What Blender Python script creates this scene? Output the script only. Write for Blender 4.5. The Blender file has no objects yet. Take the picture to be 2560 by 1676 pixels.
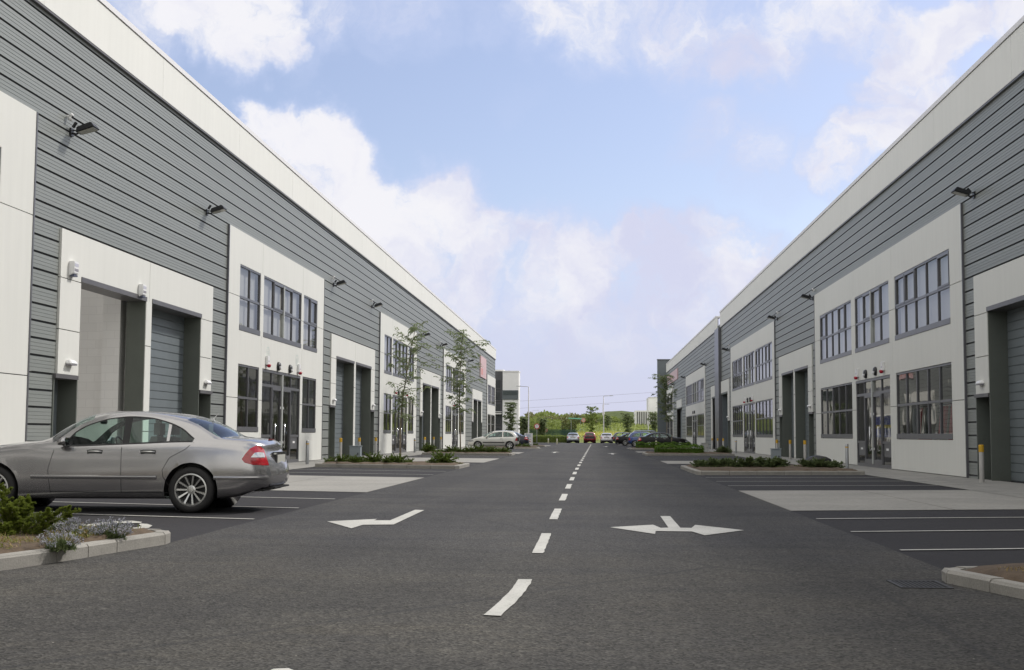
import bpy, bmesh, math, random
from mathutils import Vector, Matrix
R = math.radians
random.seed(7)
scene = bpy.context.scene
COL = scene.collection
# ------------------------------------------------------------------ camera
CAMH = 1.166
FP, PITCH, YAW, ROLL = 3160.4, .0787, -.0637, .0055
def _ray(u, v):
    cr, sr = math.cos(-ROLL), math.sin(-ROLL)
    u, v = cr*u - sr*v, sr*u + cr*v
    cp, sp = math.cos(PITCH), math.sin(PITCH)
    yf = cp + sp*v; z = sp - cp*v
    c, s = math.cos(YAW), math.sin(YAW)
    return Vector((c*u + s*yf, -s*u + c*yf, z))
_f = _ray(0, 0); _r = _ray(1, 0) - _f; _u = _f - _ray(0, 1)
cam_d = bpy.data.cameras.new('camera'); cam = bpy.data.objects.new('camera', cam_d); COL.objects.link(cam)
_r.normalize(); _u.normalize(); _b = -_f.normalized()
cam.matrix_world = Matrix(((_r.x, _u.x, _b.x, 0), (_r.y, _u.y, _b.y, 0), (_r.z, _u.z, _b.z, CAMH), (0, 0, 0, 1)))
cam_d.sensor_width = 36; cam_d.lens = 36*FP/2560; cam_d.clip_start = .1; cam_d.clip_end = 9000
scene.camera = cam
def pxdir(px, py):
    return _ray((px-1280)/FP, (py-838)/FP).normalized()

# ------------------------------------------------------------------ materials
def nt(name):
    m = bpy.data.materials.new(name); m.use_nodes = True
    t = m.node_tree; b = t.nodes['Principled BSDF']
    return m, t, b
def N(t, typ, **k):
    n = t.nodes.new(typ)
    for a, v in k.items():
        if a.startswith('i_'):
            n.inputs[a[2:].replace('_', ' ')].default_value = v
        else: setattr(n, a, v)
    return n
def noise(t, scale, detail=3, rough=.55, coord='Object', vec=None, dist=0):
    if vec is None:
        tc = t.nodes.get('TC') or N(t, 'ShaderNodeTexCoord', name='TC')
        vec = tc.outputs[coord]
    n = N(t, 'ShaderNodeTexNoise'); n.inputs['Scale'].default_value = scale
    n.inputs['Detail'].default_value = detail; n.inputs['Roughness'].default_value = rough
    n.inputs['Distortion'].default_value = dist
    t.links.new(vec, n.inputs['Vector'])
    return n.outputs['Fac']
def ramp(t, fac, stops, interp='LINEAR'):
    r = N(t, 'ShaderNodeValToRGB'); r.color_ramp.interpolation = interp
    e = r.color_ramp.elements
    while len(e) < len(stops): e.new(.5)
    for i, (p, c) in enumerate(stops):
        e[i].position = p; e[i].color = (*c, 1) if len(c) == 3 else c
    t.links.new(fac, r.inputs['Fac'])
    return r.outputs['Color']
def mixc(t, fac, a, b, mode='MIX'):
    m = N(t, 'ShaderNodeMix', data_type='RGBA', blend_type=mode)
    for s, v in ((0, fac), (6, a), (7, b)):
        if isinstance(v, (int, float)): m.inputs[s].default_value = v
        elif isinstance(v, (tuple, list)): m.inputs[s].default_value = (*v[:3], 1)
        else: t.links.new(v, m.inputs[s])
    return m.outputs[2]
def bump(t, b, h, strength=.3, dist=.01):
    n = N(t, 'ShaderNodeBump'); n.inputs['Strength'].default_value = strength; n.inputs['Distance'].default_value = dist
    t.links.new(h, n.inputs['Height']); t.links.new(n.outputs['Normal'], b.inputs['Normal'])
def sc(c, k): return tuple(min(1, x*k) for x in c)
def mat(name, col, rough=.6, metal=0, var=.12, vscale=2.0, bmp=0, bscale=60, spec=.5, coat=0, alpha=1, emit=0, fine=.05):
    m, t, b = nt(name)
    n1 = noise(t, vscale, 4); c = ramp(t, n1, [(.25, sc(col, 1-var)), (.75, sc(col, 1+var))])
    n2 = noise(t, vscale*23, 2); c = mixc(t, 1, c, ramp(t, n2, [(.3, (1-fine,)*3), (.7, (1, 1, 1))]), 'MULTIPLY')
    t.links.new(c, b.inputs['Base Color'])
    b.inputs['Roughness'].default_value = rough; b.inputs['Metallic'].default_value = metal
    b.inputs['Specular IOR Level'].default_value = spec
    if coat: b.inputs['Coat Weight'].default_value = coat; b.inputs['Coat Roughness'].default_value = .04
    if bmp: bump(t, b, noise(t, bscale, 3), bmp)
    if emit: b.inputs['Emission Color'].default_value = (*col, 1); b.inputs['Emission Strength'].default_value = emit
    return m
M = {}
# white facade panels: faint vertical streaks of rain dirt
def panel_mat(name, col):
    m, t, b = nt(name)
    tc = N(t, 'ShaderNodeTexCoord', name='TC')
    mp = N(t, 'ShaderNodeMapping'); mp.inputs['Scale'].default_value = (3, 3, .25); t.links.new(tc.outputs['Object'], mp.inputs['Vector'])
    st = noise(t, 1.5, 5, .6, vec=mp.outputs[0])
    c = ramp(t, st, [(.3, sc(col, .955)), (.7, col)])
    c = mixc(t, 1, c, ramp(t, noise(t, .35, 3), [(.3, (.955, .96, .96)), (.7, (1, 1, 1))]), 'MULTIPLY')
    c = mixc(t, 1, c, ramp(t, noise(t, 160, 2), [(.3, (.97, .97, .97)), (.7, (1, 1, 1))]), 'MULTIPLY')
    t.links.new(c, b.inputs['Base Color']); b.inputs['Roughness'].default_value = .55; b.inputs['Specular IOR Level'].default_value = .3
    bump(t, b, noise(t, 220, 2), .08, .004)
    return m
M['panel'] = panel_mat('white_panel', (.74, .74, .70))
M['fascia'] = panel_mat('fascia_panel', (.78, .78, .74))
M['coping'] = mat('coping', (.74, .73, .74), .5, var=.02, fine=.0)
def clad_mat():
    m, t, b = nt('grey_cladding')
    tc = N(t, 'ShaderNodeTexCoord', name='TC')
    mp = N(t, 'ShaderNodeMapping'); mp.inputs['Scale'].default_value = (1, .05, .9); t.links.new(tc.outputs['Object'], mp.inputs['Vector'])
    c = ramp(t, noise(t, 3, 5, .6, vec=mp.outputs[0]), [(.25, (.248, .266, .254)), (.75, (.298, .314, .299))])
    c = mixc(t, 1, c, ramp(t, noise(t, 60, 3), [(.3, (.9, .9, .9)), (.7, (1, 1, 1))]), 'MULTIPLY')
    t.links.new(c, b.inputs['Base Color']); b.inputs['Roughness'].default_value = .45; b.inputs['Metallic'].default_value = .15
    return m
M['clad'] = clad_mat()
M['gap'] = mat('joint_shadow_gap', (.05, .053, .058), .8)
M['groove'] = mat('cladding_groove', (.11, .115, .12), .7)
M['frame'] = mat('grey_window_frame', (.13, .13, .14), .35, .2, var=.05)
M['framel'] = mat('pale_mullion', (.50, .52, .50), .4, .1, var=.05)
M['dock'] = mat('sectional_door_grey', (.17, .195, .21), .45, .1, var=.06)
M['jamb'] = mat('dark_olive_jamb', (.115, .127, .11), .5, .1, var=.08)
M['soffit'] = mat('soffit_flashing', (.13, .125, .13), .4, .2)
M['block'] = None
def block_mat():
    m, t, b = nt('painted_blockwork')
    tc = N(t, 'ShaderNodeTexCoord', name='TC')
    sp = N(t, 'ShaderNodeSeparateXYZ'); t.links.new(tc.outputs['Object'], sp.inputs[0])
    cb = N(t, 'ShaderNodeCombineXYZ'); t.links.new(sp.outputs[0], cb.inputs[0]); t.links.new(sp.outputs[2], cb.inputs[1])
    br = N(t, 'ShaderNodeTexBrick'); t.links.new(cb.outputs[0], br.inputs['Vector'])
    br.inputs['Color1'].default_value = (.80, .79, .77, 1); br.inputs['Color2'].default_value = (.77, .76, .74, 1); br.inputs['Mortar'].default_value = (.72, .71, .69, 1)
    br.inputs['Scale'].default_value = 1; br.inputs['Mortar Size'].default_value = .008; br.inputs['Brick Width'].default_value = .45; br.inputs['Row Height'].default_value = .23
    t.links.new(br.outputs['Color'], b.inputs['Base Color']); b.inputs['Roughness'].default_value = .8
    return m
M['block'] = block_mat()
M['blind'] = mat('pale_blind', (.64, .62, .62), .8, var=.05, vscale=.5)
M['inner'] = mat('interior_plaster', (.52, .51, .49), .8)
M['inner_pale'] = mat('bare_concrete_floor', (.42, .41, .39), .8)
M['inner_dark'] = mat('interior_dark_floor', (.08, .08, .085), .7)
def glass_mat(name, tint, f0=.1, trans=.55, wob=.0, gcol=(.95, .97, 1)):
    m = bpy.data.materials.new(name); m.use_nodes = True; t = m.node_tree; t.nodes.clear()
    o = N(t, 'ShaderNodeOutputMaterial'); tr = N(t, 'ShaderNodeBsdfTransparent'); gl = N(t, 'ShaderNodeBsdfGlossy'); mx = N(t, 'ShaderNodeMixShader')
    ge = N(t, 'ShaderNodeNewGeometry'); dt = N(t, 'ShaderNodeVectorMath', operation='DOT_PRODUCT')
    t.links.new(ge.outputs['Incoming'], dt.inputs[0]); t.links.new(ge.outputs['Normal'], dt.inputs[1])
    def ma(op, a, b=0):
        n = N(t, 'ShaderNodeMath', operation=op)
        for i, v in enumerate((a, b)):
            if isinstance(v, (int, float)): n.inputs[i].default_value = v
            else: t.links.new(v, n.inputs[i])
        return n.outputs[0]
    c = ma('ABSOLUTE', dt.outputs['Value']); k = ma('POWER', ma('SUBTRACT', 1, c), 5); F = ma('ADD', f0, ma('MULTIPLY', k, 1-f0))
    tr.inputs['Color'].default_value = (tint[0]*trans, tint[1]*trans, tint[2]*trans, 1)
    gl.inputs['Color'].default_value = (*gcol, 1); gl.inputs['Roughness'].default_value = .015
    if wob:
        bp = N(t, 'ShaderNodeBump'); bp.inputs['Strength'].default_value = wob; bp.inputs['Distance'].default_value = .02
        t.links.new(noise(t, 1.1, 1), bp.inputs['Height']); t.links.new(bp.outputs[0], gl.inputs['Normal'])
    t.links.new(F, mx.inputs[0]); t.links.new(tr.outputs[0], mx.inputs[1]); t.links.new(gl.outputs[0], mx.inputs[2])
    t.links.new(mx.outputs[0], o.inputs[0])
    return m
M['glass'] = glass_mat('window_glass', (.9, .92, .9), .13, .85, .16, (.80, .79, .76))
M['carglass'] = glass_mat('car_glass', (.85, 1, .95), .05, .88)
M['cardark'] = glass_mat('tinted_car_glass', (.4, .5, .5), .07, .45)

def ground_mat(name, c0, c1, rough=.9, agg=120, bstr=.6, specks=0, patch=.25, ca=.35, spec=.3):
    m, t, b = nt(name)
    c = ramp(t, noise(t, patch, 5, .6), [(.3, c0), (.7, c1)])
    v = N(t, 'ShaderNodeTexVoronoi'); v.inputs['Scale'].default_value = agg
    t.links.new(t.nodes['TC'].outputs['Object'], v.inputs['Vector'])
    c = mixc(t, 1, c, ramp(t, v.outputs['Color'], [(.0, (1-ca,)*3), (.5, (1, 1, 1)), (1, (1+ca,)*3)]), 'MULTIPLY')
    c = mixc(t, 1, c, ramp(t, noise(t, 11, 5, .75), [(.3, (.80, .80, .81)), (.7, (1.16, 1.15, 1.12))]), 'MULTIPLY')
    if specks:
        v2 = N(t, 'ShaderNodeTexVoronoi'); v2.inputs['Scale'].default_value = 9; t.links.new(t.nodes['TC'].outputs['Object'], v2.inputs['Vector'])
        lt = N(t, 'ShaderNodeMath', operation='LESS_THAN'); lt.inputs[1].default_value = .06; t.links.new(v2.outputs['Distance'], lt.inputs[0])
        sh = N(t, 'ShaderNodeSeparateColor'); t.links.new(v2.outputs['Color'], sh.inputs[0])
        l2 = N(t, 'ShaderNodeMath', operation='LESS_THAN'); l2.inputs[1].default_value = specks; t.links.new(sh.outputs[0], l2.inputs[0])
        mm = N(t, 'ShaderNodeMath', operation='MULTIPLY'); t.links.new(lt.outputs[0], mm.inputs[0]); t.links.new(l2.outputs[0], mm.inputs[1])
        c = mixc(t, mm.outputs[0], c, (.28, .28, .26))
    t.links.new(c, b.inputs['Base Color']); b.inputs['Roughness'].default_value = rough; b.inputs['Specular IOR Level'].default_value = spec
    bump(t, b, v.outputs['Distance'], bstr, .006)
    return m
M['road'] = ground_mat('worn_asphalt', (.052, .052, .053), (.078, .076, .072), agg=60, specks=.14, bstr=1.0, ca=.75)
def road_wear():
    m = M['road']; t = m.node_tree; b = t.nodes['Principled BSDF']; c = b.inputs['Base Color'].links[0].from_socket
    tc = t.nodes['TC']; mp = N(t, 'ShaderNodeMapping'); mp.inputs['Scale'].default_value = (1.1, .05, 1); t.links.new(tc.outputs['Object'], mp.inputs['Vector'])
    c = mixc(t, 1, c, ramp(t, noise(t, 1, 4, .55, vec=mp.outputs[0]), [(.3, (.84, .84, .86)), (.68, (1.12, 1.11, 1.08))]), 'MULTIPLY')
    mp2 = N(t, 'ShaderNodeMapping'); mp2.inputs['Scale'].default_value = (.35, .9, 1); t.links.new(tc.outputs['Object'], mp2.inputs['Vector'])
    c = mixc(t, 1, c, ramp(t, noise(t, 1, 6, .7, vec=mp2.outputs[0], dist=.6), [(.33, (.78, .78, .80)), (.5, (1, 1, 1)), (.72, (1.18, 1.14, 1.06))]), 'MULTIPLY')
    # coarser, browner surface of the crossing road in the foreground
    sx = N(t, 'ShaderNodeSeparateXYZ'); t.links.new(tc.outputs['Object'], sx.inputs[0])
    ad = N(t, 'ShaderNodeMath', operation='MULTIPLY_ADD'); t.links.new(noise(t, .35, 3), ad.inputs[0]); ad.inputs[1].default_value = 7; t.links.new(sx.outputs[1], ad.inputs[2])
    mr = N(t, 'ShaderNodeMapRange', interpolation_type='SMOOTHSTEP'); t.links.new(ad.outputs[0], mr.inputs[0]); mr.inputs[1].default_value = 13; mr.inputs[2].default_value = 19
    v3 = N(t, 'ShaderNodeTexVoronoi'); v3.inputs['Scale'].default_value = 26; t.links.new(tc.outputs['Object'], v3.inputs['Vector'])
    cn = mixc(t, 1, c, (.96, .94, .90), 'MULTIPLY'); cn = mixc(t, 1, cn, ramp(t, v3.outputs['Color'], [(0, (.82, .82, .82)), (.6, (1, 1, 1)), (1, (1.2, 1.19, 1.17))]), 'MULTIPLY')
    cf = mixc(t, 1, c, (.88, .89, .95), 'MULTIPLY'); c = mixc(t, mr.outputs[0], cn, cf)
    # oil spots and a few tar seams
    sp = noise(t, 3.1, 2, .4); c = mixc(t, ramp(t, sp, [(.72, (0, 0, 0)), (.78, (.6, .6, .6))]), c, (.028, .028, .03))
    wv = N(t, 'ShaderNodeTexVoronoi', feature='DISTANCE_TO_EDGE'); wv.inputs['Scale'].default_value = .11; mp3 = N(t, 'ShaderNodeMapping'); mp3.inputs['Scale'].default_value = (1, .6, 1)
    t.links.new(tc.outputs['Object'], mp3.inputs['Vector']); t.links.new(mp3.outputs[0], wv.inputs['Vector'])
    c = mixc(t, ramp(t, wv.outputs['Distance'], [(.0, (.55, .55, .55)), (.0022, (0, 0, 0))]), c, (.03, .03, .032))
    t.links.new(c, b.inputs['Base Color'])
road_wear()
M['bay'] = ground_mat('fresh_asphalt', (.026, .025, .029), (.035, .034, .037), agg=110, bstr=.4, ca=.25)
M['concrete'] = ground_mat('brushed_concrete', (.27, .265, .25), (.345, .335, .315), agg=200, bstr=.15, patch=.5, ca=.08)
def pave_mat():
    m, t, b = nt('paving_slabs')
    tc = N(t, 'ShaderNodeTexCoord', name='TC')
    br = N(t, 'ShaderNodeTexBrick'); t.links.new(tc.outputs['Object'], br.inputs['Vector'])
    br.inputs['Color1'].default_value = (.30, .29, .27, 1); br.inputs['Color2'].default_value = (.25, .245, .23, 1); br.inputs['Mortar'].default_value = (.17, .16, .15, 1)
    br.inputs['Scale'].default_value = 1; br.inputs['Mortar Size'].default_value = .008; br.inputs['Brick Width'].default_value = .6; br.inputs['Row Height'].default_value = .6
    c = mixc(t, 1, br.outputs['Color'], ramp(t, noise(t, 2.5, 5), [(.3, (.85, .85, .85)), (.7, (1.08, 1.08, 1.06))]), 'MULTIPLY')
    t.links.new(c, b.inputs['Base Color']); b.inputs['Roughness'].default_value = .85
    bump(t, b, noise(t, 120, 3), .15, .004)
    return m
M['pave'] = pave_mat()
M['kerb'] = mat('kerb_concrete', (.33, .315, .285), .85, var=.16, vscale=3, bmp=.35, bscale=55, fine=.2)
M['kerbg'] = mat('kerb_joint', (.16, .14, .125), .9, var=.2)
def paint_mat():
    m, t, b = nt('road_paint')
    n = noise(t, 45, 5, .7)
    c = mixc(t, 1, ramp(t, n, [(.30, (.16, .16, .15)), (.43, (.52, .51, .47)), (.8, (.60, .59, .55))]), ramp(t, noise(t, 1.7, 4), [(.3, (.80, .80, .79)), (.65, (1, 1, 1))]), 'MULTIPLY')
    t.links.new(c, b.inputs['Base Color']); b.inputs['Roughness'].default_value = .65
    bump(t, b, noise(t, 90, 3), .3, .004)
    return m
M['paint'] = paint_mat()
M['soil'] = mat('planting_soil', (.10, .07, .045), .95, var=.35, vscale=6, bmp=.8, bscale=40)
def leaf_mat(name, a, b_, vs=1.5, tr=.3, rough=.6):
    m, t, b = nt(name)
    c = ramp(t, noise(t, vs, 3, .6), [(.3, a), (.7, b_)])
    c = mixc(t, 1, c, ramp(t, noise(t, vs*17, 2), [(.25, (.65, .68, .6)), (.75, (1.25, 1.2, 1.1))]), 'MULTIPLY')
    t.links.new(c, b.inputs['Base Color']); b.inputs['Roughness'].default_value = rough; b.inputs['Specular IOR Level'].default_value = .25
    tl = N(t, 'ShaderNodeBsdfTranslucent'); t.links.new(c, tl.inputs['Color'])
    mx = N(t, 'ShaderNodeMixShader'); mx.inputs[0].default_value = tr
    t.links.new(b.outputs[0], mx.inputs[1]); t.links.new(tl.outputs[0], mx.inputs[2]); t.links.new(mx.outputs[0], t.nodes['Material Output'].inputs[0])
    return m
M['juniper'] = leaf_mat('juniper_needles', (.09, .14, .03), (.15, .21, .05), 3)
M['shrubL'] = leaf_mat('bright_conifer_sprays', (.17, .22, .035), (.27, .33, .07), 5)
M['hebe'] = leaf_mat('grey_green_leaves', (.12, .17, .075), (.18, .22, .11), 5)
M['lav'] = leaf_mat('lavender_blue_flowers', (.30, .31, .40), (.46, .46, .56), 6)
M['hedge'] = leaf_mat('box_hedge_leaves', (.075, .15, .015), (.14, .24, .035), 2)
M['ash'] = leaf_mat('ash_leaves', (.17, .22, .12), (.26, .31, .18), 1.2, .5)
M['wood1'] = leaf_mat('woodland_leaves', (.19, .25, .07), (.30, .36, .12), .25, .4)
M['wood2'] = leaf_mat('dark_woodland_leaves', (.13, .18, .07), (.20, .24, .10), .3, .4)
M['wood3'] = leaf_mat('olive_brown_woodland_leaves', (.17, .18, .08), (.24, .24, .11), .3, .4)
M['grass'] = leaf_mat('rough_grass', (.14, .18, .03), (.26, .28, .08), 2)
M['straw'] = leaf_mat('dry_straw', (.26, .19, .08), (.36, .28, .13), 3)
M['bark'] = mat('bark', (.20, .165, .12), .9, var=.25, vscale=8, bmp=.5, bscale=40)
M['steelwhite'] = mat('pale_painted_steel', (.42, .41, .39), .45, .1)
M['galv'] = mat('galvanised_steel', (.36, .37, .38), .4, .5, var=.08)
M['yellow'] = mat('yellow_reflective_band', (.62, .36, .02), .5)
M['cabinet'] = mat('grey_cabinet', (.26, .30, .33), .5)
M['cabc'] = mat('pale_cabinet', (.42, .43, .42), .6)
M['black'] = mat('black_fitting', (.018, .019, .022), .4)
M['white'] = mat('white_plastic', (.80, .80, .80), .4, var=.02)
M['lens'] = mat('lamp_lens', (.30, .29, .24), .15)
M['red'] = mat('red_plastic', (.42, .01, .03), .3)
M['sgrey'] = mat('pale_grey_print', (.52, .52, .60), .5)
M['sdark'] = mat('dark_grey_print', (.28, .27, .30), .5)
M['teal'] = mat('faded_teal_print', (.48, .62, .60), .5)
M['pink'] = mat('pink_red_sign_face', (.62, .42, .42), .45, var=.1, vscale=.6)
M['pinkr'] = mat('red_sign_face', (.60, .22, .18), .45)
M['lampcol'] = mat('lamp_post_steel', (.42, .41, .42), .5, .2)
M['tyre'] = mat('tyre_rubber', (.022, .021, .021), .75, var=.15, vscale=8)
M['rim'] = mat('silver_alloy', (.60, .60, .58), .28, .85, var=.04)
M['chrome'] = mat('chrome_trim', (.7, .7, .7), .12, 1, var=.02)
M['trimblack'] = mat('black_trim', (.015, .015, .016), .45)
M['seat'] = mat('dark_upholstery', (.06, .062, .06), .8)
M['seatl'] = mat('grey_upholstery', (.14, .14, .13), .8)
def lamp_red():
    m, t, b = nt('tail_lamp_red')
    b.inputs['Base Color'].default_value = (.50, .008, .016, 1); b.inputs['Roughness'].default_value = .12
    b.inputs['Coat Weight'].default_value = 1; b.inputs['Coat Roughness'].default_value = .03
    t.links.new(ramp(t, noise(t, 30, 2), [(.3, (.28, .003, .010)), (.7, (.50, .008, .018))]), b.inputs['Base Color'])
    return m
M['tail'] = lamp_red()
M['clear'] = mat('clear_lamp_lens', (.55, .57, .58), .1, .6, var=.25, vscale=30)
M['plate'] = mat('number_plate', (.55, .55, .50), .4)
def carpaint(name, col, metal=.55, rough=.32):
    m, t, b = nt(name)
    c = ramp(t, noise(t, 900, 1), [(.3, sc(col, .88)), (.7, sc(col, 1.1))])
    c = mixc(t, 1, c, ramp(t, noise(t, 2.2, 4), [(.3, (.93, .93, .93)), (.7, (1, 1, 1))]), 'MULTIPLY')
    t.links.new(c, b.inputs['Base Color']); b.inputs['Metallic'].default_value = metal; b.inputs['Roughness'].default_value = rough
    b.inputs['Coat Weight'].default_value = .8; b.inputs['Coat Roughness'].default_value = .06
    return m
M['p_silver'] = carpaint('warm_silver_paint', (.42, .412, .415), .85, .22)
M['p_champ'] = carpaint('pale_champagne_paint', (.68, .67, .62), .35)
M['p_navy'] = carpaint('dark_navy_paint', (.020, .023, .040), .1); M['p_navy'].node_tree.nodes['Principled BSDF'].inputs['Coat Weight'].default_value = .3
M['p_ltsil'] = carpaint('light_silver_paint', (.52, .55, .60))
M['p_white'] = carpaint('silver_white_paint', (.68, .66, .70), .2)
M['p_red'] = carpaint('red_paint', (.33, .012, .03), .2)
M['p_black'] = carpaint('black_paint', (.008, .007, .008), .0, .3)
M['p_blue'] = carpaint('deep_blue_paint', (.025, .055, .20), .3)
M['p_black'].node_tree.nodes['Principled BSDF'].inputs['Coat Weight'].default_value = .08; M['p_black'].node_tree.nodes['Principled BSDF'].inputs['Specular IOR Level'].default_value = .25
M['p_dgreen'] = carpaint('dark_green_grey_paint', (.03, .04, .04), .3)
M['white_far'] = mat('white_rendered_wall', (.86, .85, .85), .7, var=.03)
M['dark_far'] = mat('charcoal_cladding', (.085, .085, .095), .5, var=.1)
M['fin'] = mat('slate_grey_cladding', (.13, .15, .16), .55, var=.08)
M['fence'] = mat('green_fence', (.02, .07, .06), .6)
M['bank'] = None
M['rape'] = leaf_mat('yellow_rape_flowers', (.50, .49, .12), (.64, .61, .18), .5, .3)
M['bankg'] = leaf_mat('meadow_grass', (.24, .30, .08), (.34, .39, .13), .4, .3)
M['land'] = ground_mat('rough_land', (.09, .11, .04), (.13, .15, .06), agg=4, patch=.05)
M['bluefab'] = mat('blue_poster', (.02, .06, .45), .5, var=.3, vscale=4)
M['yelfab'] = mat('yellow_poster_band', (.7, .55, .05), .5)
M['redfab'] = mat('crimson_cloth', (.30, .01, .03), .8)
M['whitefab'] = mat('pale_cloth', (.55, .53, .50), .8)
M['rub'] = mat('dark_print', (.08, .09, .14), .6)

# ------------------------------------------------------------------ mesh helpers
class MB:
    def __init__(s): s.v = []; s.f = []; s.mi = []
    def face(s, idx, m=0): s.f.append(idx); s.mi.append(m)
    def poly(s, pts, m=0):
        b = len(s.v); s.v += [tuple(p) for p in pts]; s.face(list(range(b, b+len(pts))), m)
    def hexa(s, p, m=0):
        b = len(s.v); s.v += [tuple(q) for q in p]
        for f in ((0, 3, 2, 1), (4, 5, 6, 7), (0, 1, 5, 4), (1, 2, 6, 5), (2, 3, 7, 6), (3, 0, 4, 7)): s.face([b+i for i in f], m)
    def box(s, a, b, m=0):
        x0, x1 = sorted((a[0], b[0])); y0, y1 = sorted((a[1], b[1])); z0, z1 = sorted((a[2], b[2]))
        s.hexa([(x0, y0, z0), (x1, y0, z0), (x1, y1, z0), (x0, y1, z0), (x0, y0, z1), (x1, y0, z1), (x1, y1, z1), (x0, y1, z1)], m)
    def tube(s, pts, r, n=10, m=0, cap=True):
        pts = [Vector(p) for p in pts]; rs = r if isinstance(r, (list, tuple)) else [r]*len(pts)
        rings = []
        up = Vector((0, 0, 1)) if abs((pts[-1]-pts[0]).normalized().z) < .9 else Vector((1, 0, 0))
        for i, p in enumerate(pts):
            d = (pts[min(i+1, len(pts)-1)] - pts[max(i-1, 0)]).normalized()
            a = d.cross(up).normalized(); c = a.cross(d)
            b = len(s.v)
            for k in range(n):
                t = 2*math.pi*k/n; s.v.append(tuple(p + (a*math.cos(t) + c*math.sin(t))*rs[i]))
            rings.append(b)
        for i in range(len(rings)-1):
            for k in range(n):
                s.face([rings[i]+k, rings[i]+(k+1) % n, rings[i+1]+(k+1) % n, rings[i+1]+k], m)
        if cap:
            s.face([rings[0]+k for k in range(n)][::-1], m); s.face([rings[-1]+k for k in range(n)], m)
    def lathe(s, prof, o, axis='z', n=24, m=0, sweep=2*math.pi):
        # prof: list of (radius, height along axis)
        b = len(s.v); o = Vector(o); full = abs(sweep-2*math.pi) < 1e-6; cnt = n if full else n+1
        for r, h in prof:
            for k in range(cnt):
                t = sweep*k/n; c, d = r*math.cos(t), r*math.sin(t)
                q = {'z': (c, d, h), 'y': (c, h, d), 'x': (h, c, d)}[axis]
                s.v.append(tuple(o + Vector(q)))
        for i in range(len(prof)-1):
            for k in range(n):
                k2 = (k+1) % cnt
                s.face([b+i*cnt+k, b+i*cnt+k2, b+(i+1)*cnt+k2, b+(i+1)*cnt+k], m)
    def prism(s, poly2, z0, z1, m=0, ztop=None):
        b = len(s.v); n = len(poly2)
        s.v += [(x, y, z0) for x, y in poly2] + [(x, y, z1) for x, y in poly2]
        s.face([b+i for i in range(n)][::-1], m); s.face([b+n+i for i in range(n)], m)
        for i in range(n):
            j = (i+1) % n; s.face([b+i, b+j, b+n+j, b+n+i], m)
    def build(s, name, mats, parent=None, smooth=False, bevel=0, auto=None, recalc=False, seg=2):
        me = bpy.data.meshes.new(name)
        me.from_pydata(s.v, [], s.f)
        mats = mats if isinstance(mats, (list, tuple)) else [mats]
        for q in mats: me.materials.append(q)
        if len(mats) > 1: me.polygons.foreach_set('material_index', s.mi)
        if bevel or recalc:
            bm = bmesh.new(); bm.from_mesh(me)
            if recalc: bmesh.ops.recalc_face_normals(bm, faces=bm.faces)
            if bevel:
                bmesh.ops.remove_doubles(bm, verts=bm.verts, dist=1e-6)
                es = [e for e in bm.edges if len(e.link_faces) == 2 and e.calc_face_angle(0) > .6]
                bmesh.ops.bevel(bm, geom=es, offset=bevel, segments=seg, affect='EDGES', clamp_overlap=True)
            bm.to_mesh(me); bm.free()
        if smooth: me.polygons.foreach_set('use_smooth', [True]*len(me.polygons))
        if auto:
            me.polygons.foreach_set('use_smooth', [True]*len(me.polygons))
            try: me.set_sharp_from_angle(angle=R(auto))
            except Exception: pass
        me.update()
        o = bpy.data.objects.new(name, me); COL.objects.link(o)
        if parent: o.parent = parent
        return o
def empty(name, loc=(0, 0, 0), rz=0, s=1):
    o = bpy.data.objects.new(name, None); COL.objects.link(o); o.location = loc; o.rotation_euler = (0, 0, rz); o.scale = (s, s, s)
    o.empty_display_size = .2
    return o
def tag(o, label=None, cat=None, group=None, kind=None):
    if label: o['label'] = label
    if cat: o['category'] = cat
    if group: o['group'] = group
    if kind: o['kind'] = kind
    return o
def kids(o): return [c for c in bpy.data.objects if c.parent == o]
def dup(o, parent=None):
    ks = kids(o)
    c = o.copy(); COL.objects.link(c); c.parent = parent
    for k in ks: dup(k, c)
    return c
class Proto:
    """build one, then copies of the thing with its parts"""
    def __init__(s, fn): s.fn = fn; s.first = None; s.used = False
    def place(s, loc, rz=0, sc_=1, **tg):
        if s.first is None: s.first = s.fn(); o = s.first
        else: o = dup(s.first)
        o.location = loc; o.rotation_euler = (0, 0, rz); o.scale = (sc_,)*3
        tag(o, **tg); return o
# ------------------------------------------------------------------ ground
KL, KR, FL, FR = -4.5, 3.1, -12.06, 10.755     # kerb lines and facades
PL, PR = -9.7, 8.3                               # front edge of the footpaths
SK = .25                                         # bays are laid out slightly raked
def sk(X, d): return d + SK*((KL-X) if X < 0 else (X-KR))
def sheet(name, polys, z, m, parent=None):
    b = MB()
    for p in polys: b.poly([(x, y, z) for x, y in p])
    return b.build(name, m, parent)
g = MB(); g.poly([(-3000, -400, -.03), (3000, -400, -.03), (3000, 6000, -.03), (-3000, 6000, -.03)])
tag(g.build('ground', M['land']), kind='structure')
bays = sheet('parking_bays', [[(-14, -30), (12.5, -30), (12.5, 196), (-14, 196)]], -.004, M['bay']); tag(bays, kind='structure')
def wavy(pts, n, amp, seed):
    r = random.Random(seed); out = []
    for a, b in zip(pts[:-1], pts[1:]):
        L = math.dist(a, b); k = max(1, int(L/n))
        for i in range(k):
            t = i/k; out.append((a[0]+(b[0]-a[0])*t + r.uniform(-amp, amp), a[1]+(b[1]-a[1])*t))
    out.append(pts[-1]); return out
lp = wavy([(-60, -30), (-60, 6.0), (-5.6, 8.6), (-4.95, 10.5), (-4.72, 11.6), (-4.5, 13.3)], 50, 0, 1) + wavy([(-4.5, 13.4), (-4.5, 182)], 1.3, .012, 2) + [(-4.8, 186), (-40, 188), (-40, 196)]
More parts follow.
